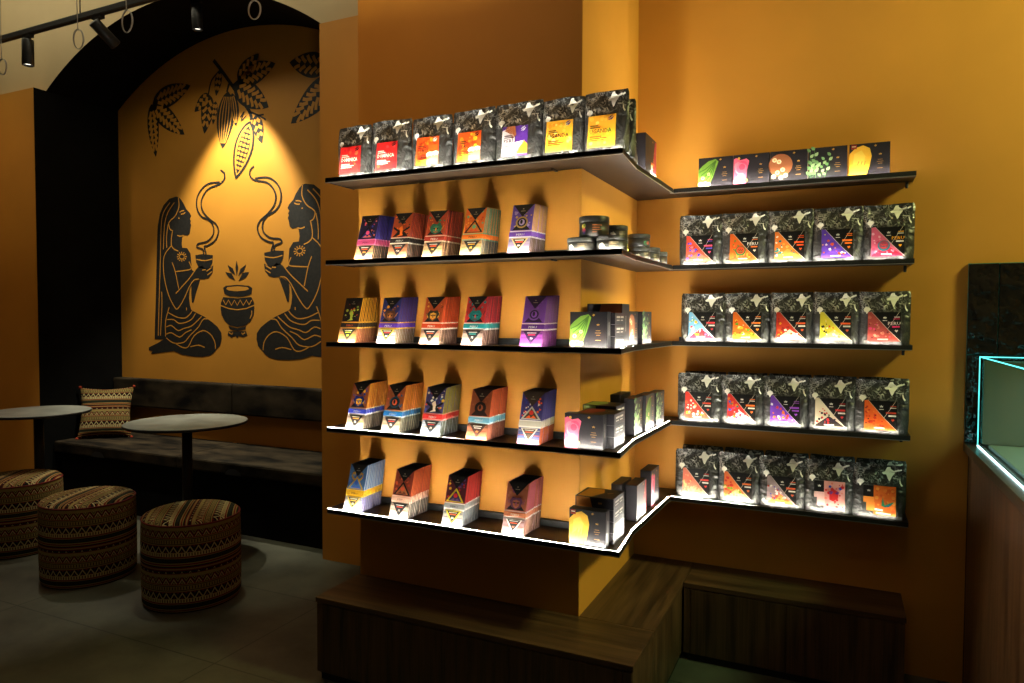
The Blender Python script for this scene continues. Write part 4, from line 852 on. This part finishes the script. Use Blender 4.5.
BARS = {
 2: [(-1.816, 12, 'violet-edged', dict(side=(72, 60, 150), band=(232, 84, 134), low=(70, 52, 44), acc=(236, 130, 160), face=(34, 26, 60), flow=(236, 180, 120), dots=[(226, 80, 120), (60, 60, 150), (214, 110, 90)], inner=(50, 50, 130), kind='tri', bord=(16, 13, 13), num='100', numc=(240, 170, 40), btext=(90, 20, 50), word='PERU')),
     (-1.652, 13, 'rust-edged', dict(side=(160, 54, 26), band=(28, 24, 22), low=(110, 86, 66), acc=(226, 214, 196), face=(176, 74, 36), flow=(206, 140, 96), dots=[(232, 110, 30), (60, 56, 50), (190, 80, 40)], inner=(60, 60, 54), kind='fig', num='100')),
     (-1.487, 13, 'dark-red-edged', dict(side=(146, 42, 22), band=(170, 50, 26), low=(140, 84, 46), acc=(226, 206, 180), face=(170, 66, 32), flow=(214, 176, 120), dots=[(60, 120, 80), (236, 130, 40), (180, 60, 30)], inner=(50, 110, 80), kind='mask', num='100', numc=(240, 190, 60))),
     (-1.317, 13, 'green-grey-edged', dict(side=(150, 160, 112), band=(240, 120, 20), low=(100, 100, 88), acc=(120, 160, 130), face=(226, 104, 26), flow=(240, 196, 130), dots=[(110, 160, 110), (240, 140, 40), (200, 70, 30)], inner=(232, 130, 40), kind='tri', num='85', numc=(240, 170, 60), btext=(60, 30, 12), tline=YEL)),
     (-1.117, 12, 'peach-and-purple-edged', dict(side=(222, 160, 104), band=(120, 70, 180), low=(140, 104, 84), acc=(226, 214, 226), face=(98, 72, 160), flow=(190, 170, 200), dots=[(160, 140, 190), (196, 156, 90), (90, 60, 150)], inner=(206, 164, 96), kind='disc', num='80', bord=(200, 170, 110)))],
 3: [(-1.902, 12, 'yellow-edged', dict(side=(238, 164, 24), band=(40, 26, 20), low=(206, 112, 52), acc=(226, 170, 60), face=(40, 22, 18), flow=(224, 140, 90), dots=[(170, 180, 60), (206, 70, 40), (110, 130, 50)], inner=(60, 70, 30), kind='fig', num='85', numc=(190, 220, 50), btext=(226, 90, 40), tline=(190, 220, 50))),
     (-1.707, 12, 'navy-and-purple-edged', dict(side=(76, 52, 116), band=(96, 52, 160), low=(176, 140, 92), acc=(230, 180, 40), face=(44, 50, 112), flow=(226, 214, 210), dots=[(150, 90, 50), (230, 150, 40), (60, 70, 150), (90, 60, 70)], inner=(110, 70, 50), kind='mask', bord=(240, 206, 30), num='80', tline=(220, 50, 40))),
     (-1.501, 13, 'bright-orange-edged', dict(side=(224, 78, 26), band=(224, 74, 26), low=(150, 104, 76), acc=(232, 218, 200), face=(196, 84, 40), flow=(226, 180, 150), dots=[(226, 160, 60), (60, 50, 40), (190, 80, 40)], inner=(70, 60, 44), kind='mask', num='75')),
     (-1.311, 12, 'crimson-edged', dict(side=(176, 42, 50), band=(24, 150, 150), low=(132, 84, 64), acc=(226, 222, 210), face=(196, 50, 50), flow=(220, 180, 160), dots=[(30, 130, 126), (206, 60, 50), (100, 36, 50)], inner=(24, 130, 126), kind='mask', num='75', tline=(30, 150, 150))),
     (-1.066, 12, 'purple-edged', dict(side=(116, 60, 130), band=(98, 40, 130), low=(160, 60, 150), acc=(226, 206, 196), face=(112, 62, 146), flow=(200, 90, 200), dots=[(120, 70, 156), (104, 54, 138)], inner=(130, 84, 160), kind='disc', dark=(50, 22, 66), num='70', tline=(240, 60, 90)))],
 4: [(-1.866, 13, 'amber-edged', dict(side=(232, 144, 26), band=(56, 70, 184), low=(112, 92, 66), acc=(226, 216, 214), face=(158, 84, 44), flow=(206, 180, 160), dots=[(240, 180, 40), (40, 60, 150), (150, 90, 60)], inner=(34, 52, 130), kind='mask', num='75', tline=(240, 150, 40))),
     (-1.686, 13, 'gold-orange-edged', dict(side=(230, 132, 28), band=(30, 120, 190), low=(106, 96, 74), acc=(206, 220, 226), face=(160, 84, 40), flow=(210, 196, 160), dots=[(206, 90, 50), (30, 90, 130), (160, 96, 50)], inner=(20, 74, 96), kind='disc', num='72', tline=(226, 70, 40))),
     (-1.497, 12, 'olive-edged', dict(side=(150, 136, 46), band=(224, 50, 44), low=(96, 100, 70), acc=(236, 150, 140), face=(70, 60, 110), flow=(206, 220, 236), dots=[(226, 200, 170), (60, 80, 170), (214, 70, 40), (230, 180, 60), (90, 130, 190), (240, 236, 226)], inner=(206, 200, 190), kind='fig', n=34, num='70', tline=(224, 50, 44))),
     (-1.290, 12, 'orange-edged', dict(side=(236, 100, 48), band=(112, 180, 206), low=(196, 100, 64), acc=(206, 226, 230), face=(142, 72, 40), flow=(214, 130, 90), dots=[(150, 80, 46), (130, 64, 34)], inner=(40, 26, 20), kind='disc', dark=(50, 26, 18), num='60', tline=(206, 206, 200), numc=(236, 130, 50))),
     (-1.075, 12, 'navy-and-orange-edged', dict(side=(66, 58, 134), band=(214, 204, 184), low=(238, 104, 30), acc=(214, 206, 196), face=(60, 52, 110), flow=(110, 120, 190), dots=[(214, 50, 36), (236, 226, 214), (50, 60, 140), (236, 96, 36)], inner=(96, 76, 56), kind='wide', dark=(78, 62, 48), bord=(230, 220, 200), n=44, num='', btext=(190, 180, 160), word=''))],
 5: [(-1.879, 12, 'pale-blue-edged', dict(side=(160, 178, 206), band=(240, 180, 20), low=(160, 150, 214), acc=(240, 190, 40), face=(60, 96, 140), flow=(206, 206, 214), dots=[(40, 70, 150), (90, 130, 160), (60, 80, 160)], inner=(70, 120, 180), bord=(206, 160, 50), kind='goat', num='55', tline=YEL, btext=(60, 40, 20))),
     (-1.647, 14, 'orange-and-grey-edged', dict(side=(222, 92, 32), band=(236, 180, 150), low=(116, 108, 96), acc=(226, 190, 170), face=(140, 58, 36), flow=(232, 206, 180), dots=[(206, 80, 40), (170, 60, 34), (100, 46, 30)], inner=(196, 110, 60), kind='tri', num='55', btext=(110, 50, 30), tline=(220, 60, 30))),
     (-1.399, 12, 'scarlet-edged', dict(side=(212, 44, 34), band=(160, 160, 160), low=(150, 158, 164), acc=(226, 214, 206), face=(80, 26, 34), flow=(206, 200, 190), dots=[(190, 30, 40), (40, 50, 120), (226, 170, 40), (90, 60, 110)], inner=(60, 44, 90), kind='tri', num='50', bord=(236, 206, 20), btext=(70, 60, 60))),
     (-1.136, 13, 'pink-edged', dict(side=(212, 96, 106), band=(190, 110, 70), low=(206, 140, 110), acc=(226, 210, 206), face=(160, 90, 60), flow=(206, 160, 160), dots=[(150, 84, 56), (110, 50, 90), (170, 100, 70)], inner=(110, 60, 90), kind='mask', num='40', bord=(236, 226, 216), numc=(226, 130, 100)))]}
def placed(o, x, y, z, lean):
    o.location = (x, y, z); o.rotation_euler = (-lean, 0, 0)
row_name = {2: 'second', 3: 'middle', 4: 'fourth', 5: 'bottom'}
seed = 300
for sh in (2, 3, 4, 5):
    z = ZS[sh - 1]
    for si, (x, n, ed, sp_) in enumerate(BARS[sh]):
        seed += 1; sp_['seed'] = seed; rnd = random.Random(seed)
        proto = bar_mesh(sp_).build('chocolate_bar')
        sn = pos5[si] if sh != 5 or si < 3 else 'rightmost'
        y0 = 2.347; x = x * 1.0025 - .0015; n = min(n, 12); y1 = y0 + .134
        wide = max(1.0, 1.0)
        for k in range(n):
            o = proto if k == 0 else proto.copy()
            if k: C.objects.link(o)
            t_ = k / (n - 1)
            lean = math.radians(17.5 - 6.3 * t_)
            yb = y0 + (y1 - y0) * t_
            placed(o, x + rnd.uniform(-.0009, .0009) + (.006 if (sh in (4, 5) and k > 6 and si % 2) else 0) * t_, yb, z + .0030, lean)
            tag(o, '%s chocolate bar, %s in the %s leaning stack, %s left shelf' % (ed, ordn[k] + ('' if k == 0 else ' from front'), sn, row_name[sh]), 'chocolate bar', 'leaning chocolate bars on the left shelves')

# ------------------------------------------------------------------ gift boxes
plum = (34, 31, 36); gold = ink((190, 140, 60), .4)
def picture(b, kind, fn, w, h):
    Q = lambda u, v: (u * w, v * h)
    def P(pts, c, d): b.poly2([Q(*p) for p in pts], ink(c, .5), fn, d)
    def D(u, v, r, c, d, n=10, sy=1): disc(b, u * w, v * h, r * h, ink(c, .5), fn, d, n, sy)
    if kind == 'pod':
        P([(.0, .05), (.30, .04), (.46, .45), (.58, .84), (.50, .93), (.3, .88), (.12, .74), (0, .6)], (110, 150, 50), 1)
        for k in range(5): b.line2([Q(.02 + k * .055, .08 + (.45 - k * .11)), Q(.2 + k * .05, .62 - k * .06), Q(.51, .88)], .0035, ink((66, 106, 34)), fn, 2)
        for u, v, r in [(.08, .12, .09), (.2, .14, .08), (.3, .12, .07), (.13, .33, .06), (.3, .45, .05)]: D(u, v, r, (232, 206, 160), 3); D(u, v, r * .55, (196, 120, 70), 3.3)
    elif kind == 'rose':
        P([(0, .0), (.34, .0), (.38, .5), (.44, .78), (.36, .86), (.2, .82), (.08, .9), (0, .86)], (226, 96, 126), 1)
        for u, v, r, c in [(.15, .62, .15, (236, 130, 150)), (.26, .64, .16, (214, 70, 110)), (.16, .5, .13, (240, 160, 176)), (.28, .42, .10, (226, 100, 130)), (.14, .2, .1, (240, 190, 190))]: D(u, v, r, c, 2)
        D(.23, .55, .17, (232, 112, 140), 2.6, 12); D(.24, .60, .10, (206, 70, 104), 2.9, 9); D(.21, .3, .12, (236, 150, 170), 2.6); D(.15, .88, .04, (226, 180, 60), 3); D(.36, .16, .05, (226, 180, 60), 3)
    elif kind == 'disc':
        D(.28, .55, .36, (156, 92, 54), 1, 20)
        for u, v in [(.12, .72), (.24, .66), (.34, .4), (.2, .32), (.42, .22), (.1, .2), (.3, .16)]: D(u, v, .075, (232, 206, 164), 2, 7); D(u, v, .035, (196, 150, 100), 2.4, 5)
    elif kind == 'sage':
        for (u0, v0, u1, v1, r) in [(.08, .0, .05, .9, .10), (.2, .0, .16, .95, .11), (.3, .0, .42, .62, .09), (.42, 0, .58, .74, .10), (.12, .1, .26, .5, .12), (.02, .1, .1, .5, .11)]:
            B0 = Vector(Q(u0, v0)); T0 = Vector(Q(u1, v1)); b.line2([tuple(B0), tuple(T0)], .0022, ink((70, 110, 60)), fn, 1)
            for k in range(5):
                c_2 = B0.lerp(T0, .18 + k * .2); sg = 1 if k % 2 else -1
                sh, *_ = leafshape(tuple(c_2), tuple(c_2 + Vector((sg * r * h * .9, r * h * 1.0))), r * h * .9); b.poly2(sh, ink((168, 196, 140) if k % 2 else (120, 160, 100), .5), fn, 2 + k * .1)
    elif kind == 'mango':
        P([(.0, .02), (.42, .02), (.5, .3), (.55, .6), (.5, .84), (.34, .94), (.16, .88), (.0, .7)], (240, 180, 50), 1)
        P([(.08, .3), (.2, .4), (.34, .3), (.4, .6), (.3, .8), (.12, .7)], (244, 200, 80), 2)
        for k in range(3): b.line2([Q(.16 + .09 * k, .2), Q(.24 + .08 * k, .46)], .004, ink((206, 130, 40)), fn, 3)
        P([(.04, .84), (.18, .84), (.18, .97), (.04, .97)], (150, 40, 26), 3.5); b.line2([Q(.06, .92), Q(.16, .92)], .003, ink((236, 226, 210)), fn, 4)
    elif kind == 'copper': P([(.15, .02), (.98, .02), (.98, .98), (.4, .98)], (170, 92, 58), 1)
    elif kind == 'sunset':
        P([(.5, .02), (.98, .02), (.98, .3), (.5, .3)], (240, 226, 200), 1); P([(.6, .1), (.98, .1), (.98, .96), (.85, .96)], (190, 50, 60), 2); P([(.5, .3), (.8, .3), (.78, .36), (.5, .36)], (230, 130, 40), 2.4)
    # emblem and lettering on the dark half
    if kind != 'copper':
        logo(b, .76 * w, .62 * h, .008, gold, fn, 4)
        b.poly2([(.60 * w, .90 * h), (.64 * w, .94 * h), (.68 * w, .91 * h), (.64 * w, .87 * h)], gold, fn, 4)
    for v, l in ((.48, .12), (.42, .16), (.36, .10), (.22, .14)): b.line2([Q(.76 - l / 2, v), Q(.76 + l / 2, v)], .0016, gold if kind != 'copper' else ink((226, 190, 140)), fn, 4)
def gift_box(x, y, z, w, d, h, kind, label, group=None, rz=0, top=None, side=True):
    """x,y = middle of the footprint, front face towards -y before turning"""
    t = thing('gift_box', (x, y, z), label, 'box', group, rz)
    b = MB(); b.box((-w / 2, -d / 2, .0003), (w / 2, d / 2, h), ink(plum, .42), .0012)
    b.build('carton', t)
    b = MB(); fr = lambda u, v, dd: (-w / 2 + u, -d / 2 - .0003 - dd * .00012, v + .0003)
    if kind and h > .08: picture(b, kind, fr, w, h)
    elif kind:
        b.poly2([(w * .03, h * .05), (w * .45, h * .05), (w * .38, h * .95), (w * .03, h * .95)], ink(top or (150, 92, 60), .5), fr, 1)
        b.line2([(w * .6, h * .5), (w * .7, h * .5)], .006, gold, fr, 2)
    if b.f: b.build('printed_picture', t)
    if side:
        b = MB()
        sf = lambda u, v, dd: (w / 2 + .0003 + dd * .00012, -d / 2 + u, v + .0003)
        L_ = d if h < .08 else h
        if h < .08:
            for k, (a, c) in enumerate([(.15, .5), (.56, .85)]): b.line2([(d * a, h * .62), (d * c, h * .62)], h * .16, ink((206, 200, 190)), sf, 1); b.line2([(d * a, h * .34), (d * (c - .06), h * .34)], h * .09, ink((206, 200, 190)), sf, 1)
        else: b.line2([(d * .5, h * .35), (d * .5, h * .72)], .0035, ink((206, 200, 190)), sf, 1)
        lf = lambda u, v, dd: (-w / 2 - .0003 - dd * .00012, d / 2 - u, v + .0003)
        if b.f: b.build('side_lettering', t)
    if top and h < .08:
        b = MB()
        tf = lambda u, v, dd: (-w / 2 + u, -d / 2 + v, h + .0003 + dd * .00012)
        b.poly2([(w * .05, d * .04), (w * .42, d * .04), (w * .6, d * .55), (w * .5, d * .95), (w * .1, d * .9)], ink(top, .5), tf, 1)
        b.line2([(w * .7, d * .5), (w * .82, d * .62)], .006, gold, tf, 2)
        b.build('top_print', t)
    return t
for i, (a, c, k, n_) in enumerate([(-.579, -.430, 'pod', 'green cacao pod'), (-.428, -.281, 'rose', 'pink rose'), (-.279, -.129, 'disc', 'brown disc and cream flowers'), (-.127, .019, 'sage', 'pale green leaves'), (.027, .175, 'mango', 'yellow mango')]):
    gift_box((a + c) / 2, YR + .022 + .022, ZS[0], .1475, .044, .133, k, 'dark gift box with %s picture on the top right shelf' % n_, 'gift boxes in a row on the top right shelf')
gs = 'gift boxes round the pillar corner'
# middle shelf corner
z = ZS[2]
gift_box(-.806, 2.384, z, .139, .042, .130, 'pod', 'dark gift box with green cacao pod at the middle shelf corner', gs)
for k, tp in enumerate([(60, 50, 60), (170, 92, 58), (60, 50, 60)]):
    gift_box(-.793, 2.472, z + .0425 * k, .142, .125, .042, 'c', 'dark flat gift box, %s of three lying behind the cacao pod box' % ['lowest', 'middle', 'topmost'][k], gs, 0, tp)
gift_box(-.806, 2.600, z, .138, .10, .162, 'copper', 'tall dark box with copper front behind the flat box pile, middle shelf', gs)
gift_box(-.765, 2.735, z, .13, .044, .135, 'disc', 'brown picture gift box facing sideways on the middle corner shelf', gs, PI / 2)
gift_box(-.752, 2.900, z, .148, .044, .135, 'sage', 'dark gift box with green leaves facing sideways on the middle shelf', gs, PI / 2)
# fourth shelf corner
z = ZS[3]
gift_box(-.820, 2.380, z, .144, .042, .126, 'rose', 'dark gift box with pink rose at the fourth shelf corner', gs)
for k in range(3):
    gift_box(-.793, 2.472, z + .0415 * k, .144, .13, .041, 'c', 'dark flat gift box, %s of three behind the pink rose box' % ['lowest', 'middle', 'topmost'][k], gs, 0, (150, 46, 40) if k == 2 else (70, 60, 66))
for k in range(3):
    gift_box(-.826, 2.618, z + .045 * k, .135, .12, .044, 'c', 'dark flat gift box, %s of the rear pile on the fourth shelf' % ['lowest', 'middle', 'topmost'][k], gs, 0, (150, 170, 90) if k == 2 else (60, 60, 60))
gift_box(-.747, 2.760, z, .128, .044, .15, 'sage', 'dark box with small green leaves facing sideways, fourth shelf, nearer one', gs, PI / 2)
gift_box(-.810, 2.790, z, .148, .044, .16, None, 'plain dark box behind the sideways leaf boxes on the fourth shelf', gs, PI / 2)
gift_box(-.736, 2.905, z, .148, .044, .15, 'pod', 'dark box with green pod facing sideways in the middle, fourth shelf', gs, PI / 2)
gift_box(-.730, 3.062, z, .148, .044, .145, 'sage', 'dark box with bright green leaves facing sideways, fourth shelf, farthest one', gs, PI / 2)
# bottom shelf corner
z = ZS[4]
gift_box(-.802, 2.376, z, .138, .042, .131, 'mango', 'dark gift box with yellow mango at the bottom shelf corner', gs)
for k in range(4):
    gift_box(-.794, 2.475, z + .0415 * k, .146, .136, .041, 'c', 'dark flat gift box, %s of the pile behind the mango box' % ['lowest', 'second', 'third', 'topmost'][k], gs, 0, (206, 130, 40) if k == 3 else (60, 52, 60))
gift_box(-.744, 2.800, z, .148, .048, .145, 'sunset', 'dark box with cream and red picture facing sideways, bottom shelf', gs, PI / 2)
gift_box(-.800, 2.780, z, .148, .044, .148, None, 'plain dark box behind the cream and red one on the bottom shelf', gs, PI / 2)
gift_box(-.748, 3.045, z, .140, .050, .155, 'rose', 'dark box with pink picture facing sideways, farthest on the bottom shelf', gs, PI / 2)
# top shelf side
gift_box(-.728, 2.835, ZS[0], .18, .048, .156, 'sunset', 'dark box with cream and red picture facing sideways on the top shelf', gs, PI / 2)

# ------------------------------------------------------------------ jars
jarm = noise_mat('black_jar_label', (.012, .012, .011), (.02, .02, .018), 40, .4, .02); lidm = noise_mat('black_plastic_lid', (.014, .014, .013), (.022, .022, .02), 90, .42, .05)
def jar(x, y, z, r, h, rz, label, pal):
    t = thing('jar', (x, y, z), label, 'jar', 'black lidded jars on the second shelf corner', rz)
    lh = h * .30
    b = MB(); b.lathe([(.001, .0003), (r * .93, .0003), (r * .97, .003), (r * .97, h - lh), (.001, h - lh)], jarm)
    cyl = lambda u, v, d: ((r * .975 + d * .0003) * math.sin(u / r), -(r * .975 + d * .0003) * math.cos(u / r), v)
    z0, z1 = h * .14, h * .60
    for k in range(5):
        a = -.75 * r + k * .06 * r
    for (u, v, rr, c) in pal['blobs']: disc(b, u * r, z0 + v * (z1 - z0), rr * r, ink(c, .5), cyl, 1, 9)
    for v, a, c in ((.85, .1, .75), (.6, .1, .6), (.38, .1, .72), (.12, .1, .4)): b.line2([(r * (a + (c - a) * k / 4), z0 + v * (z1 - z0)) for k in range(5)], h * .035, ink(pal['text'], .5), cyl, 1)
    b.build('jar_body', t)
    b = MB(); b.lathe([(r * .99, h - lh), (r, h - lh + .002), (r, h - .003), (r * .97, h), (.001, h)], lidm); b.lathe([(.001, h - lh), (r * .99, h - lh)], lidm); b.build('lid', t)
white_f = dict(blobs=[(-.42 + .13 * math.cos(k * 1.26), .40 + .22 * math.sin(k * 1.26), .10, (168, 164, 146)) for k in range(5)] + [(-.42, .40, .07, (150, 140, 90))], text=(110, 96, 66))
fruit = dict(blobs=[(-.55, .75, .17, (214, 190, 60)), (-.48, .9, .10, (110, 150, 60)), (-.52, .35, .14, (214, 50, 70)), (-.5, .12, .12, (70, 60, 150))], text=(190, 110, 60))
z = ZS[1]
jar(-.846, 2.405, z, .0545, .052, -.1, 'low black jar with white flower, left at the second shelf corner', white_f)
jar(-.735, 2.405, z, .0555, .055, .0, 'low black jar with white flower, right at the second shelf corner', white_f)
jar(-.806, 2.42, z + .0555, .055, .072, .1, 'tall black jar with fruit picture, on top of the two corner jars', fruit)
jar(-.756, 2.520, z, .047, .055, .9, 'low black jar with yellow label, behind the corner jars', dict(blobs=[(.3, .5, .35, (196, 190, 40)), (.6, .5, .35, (196, 190, 40))], text=(206, 190, 60)))
jar(-.760, 2.530, z + .0555, .047, .05, .5, 'low black jar stacked on the yellow-labelled jar', white_f)
jar(-.752, 2.840, z, .046, .055, .6, 'low black jar under the red-and-green one on the side shelf', white_f)
jar(-.752, 2.840, z + .0555, .046, .052, .7, 'low black jar with red and green picture, stacked upper one on side shelf', dict(blobs=[(.2, .3, .2, (30, 130, 80)), (.45, .35, .16, (206, 60, 40))], text=(60, 60, 60)))
jar(-.746, 2.985, z, .047, .066, .6, 'black jar with pale label, second from the back on the side shelf', white_f)
jar(-.744, 3.130, z, .045, .060, .6, 'black jar with pale label, farthest back on the side shelf', white_f)

# ------------------------------------------------------------------ counter, splashback, glass case
CX = .478
t = thing('service_counter', (.9, 2.3, 0), 'walnut counter with dark stone top at the right picture edge', 'counter')
part(t, 'side_panel', lambda b: b.box((CX, 1.3, .0), (1.4, 3.27, .965), wood_z, .001))
part(t, 'rear_groove', lambda b: b.box((CX + .006, 3.272, 0), (1.4, YW - .001, .965), darkvoid))  # filler for the groove at the back, its shade put into the colour
stone = noise_mat('dark_brown_stone_top', (.03, .024, .016), (.06, .05, .035), 25, .3, .03)
part(t, 'stone_top', lambda b: b.box((CX - .012, 1.29, .965), (1.41, YW - .001, 1.0), stone, .0015))
til = noise_mat('black_glazed_tile', (.010, .008, .007), (.018, .013, .010), 16, .07, 1.8, detail=2)
grout = principled('grout_teal_reflection', (.05, .22, .19), .5)[0]  # teal reflection along the tile joints put into the grout colour
t = thing('tiled_splashback', (.9, YW, 1.0), 'tall black glazed tile splashback on the wall behind the counter', 'tiles')
def mk(b):
    b.box((.468, YW - .010, 1.0005), (1.41, YW - .001, 1.722), grout)
part(t, 'grout_bed', mk, 'grout coloured with teal reflection')
def mk(b):
    for r_, (z0, z1) in enumerate([(1.002, 1.353), (1.358, 1.719)]):
        for k in range(9):
            xa = .469 + k * .1035; b.box((xa, YW - .018, z0), (xa + .1, YW - .009, z1), til, .002)
part(t, 'glazed_tiles', mk)
def glassmat():
    m = bpy.data.materials.new('clear_case_glass'); m.use_nodes = True; nt = m.node_tree; nt.nodes.clear()
    N = nt.nodes.new; L = nt.links.new
    tr_ = N('ShaderNodeBsdfTransparent'); tr_.inputs[0].default_value = (.80, .90, .88, 1); g = N('ShaderNodeBsdfGlossy'); g.inputs['Roughness'].default_value = .03
    fr = N('ShaderNodeFresnel'); fr.inputs[0].default_value = 1.08; mx = N('ShaderNodeMixShader'); o_ = N('ShaderNodeOutputMaterial')
    fr = None; mx.inputs[0].default_value = .05; L(tr_.outputs[0], mx.inputs[1]); L(g.outputs[0], mx.inputs[2]); L(mx.outputs[0], o_.inputs[0])
    return m
glass = glassmat()
def emit(name, col, s):
    m = bpy.data.materials.new(name); m.use_nodes = True; nt = m.node_tree; nt.nodes.clear()
    e_ = nt.nodes.new('ShaderNodeEmission'); e_.inputs[0].default_value = (*col, 1); e_.inputs[1].default_value = s
    o_ = nt.nodes.new('ShaderNodeOutputMaterial'); nt.links.new(e_.outputs[0], o_.inputs[0]); return m
teal = emit('teal_led_edge', (.10, .75, .70), 3); cool = emit('cool_white_led_edge', (.62, .95, 1.0), 6)
G0, G1, H0, H1, Y0, Y1 = .502, 1.36, 1.0005, 1.353, 1.5, 3.245
t = thing('glass_display_case', (.9, 2.4, 1.0), 'glass display case with glowing teal edges on the counter', 'display case')
part(t, 'left_pane', lambda b: b.box((G0, Y0, H0 + .006), (G0 + .006, Y1, H1 - .006), glass))
part(t, 'top_pane', lambda b: b.box((G0 + .006, Y0, H1 - .010), (G1, Y1 - .006, H1 - .004), glass))
part(t, 'back_pane', lambda b: b.box((G0 + .006, Y1 - .006, H0 + .006), (G1, Y1, H1 - .010), glass))
part(t, 'inner_floor', lambda b: (b.box((G0 + .03, Y0 + .02, H0), (G1 - .02, Y1 - .03, H0 + .012), ink((150, 160, 150), .4), .002), b.box((G0 + .18, Y0 + .1, H0 + .012), (G1 - .1, Y1 - .15, H0 + .03), ink((96, 100, 90), .5), .003)))
part(t, 'rear_panel', lambda b: b.box((G0 + .012, Y1 - .02, H0 + .012), (G1 - .02, Y1 - .012, H1 - .015), ink((130, 132, 112), .4)))
part(t, 'led_edge', lambda b: (b.box((G0 - .001, Y0, H1 - .003), (G0 + .003, Y1, H1), teal), b.box((G0 + .16, Y0, H1 - .003), (G0 + .163, Y1 - .1, H1), teal), b.box((G0, Y1, H1 - .003), (G1, Y1 + .003, H1), teal), b.box((G0 - .001, Y1, H0), (G0 + .002, Y1 + .003, H1), teal)), 'teal glowing edge')
part(t, 'led_edge', lambda b: b.box((G0 - .002, Y0, H0), (G0 + .002, Y1, H0 + .004), cool), 'cool white glowing edge')
area('case_inner_light', (.95, 2.6, 1.33), (.95, 2.6, 1.0), 6, .5, .9, (.75, .95, .85))
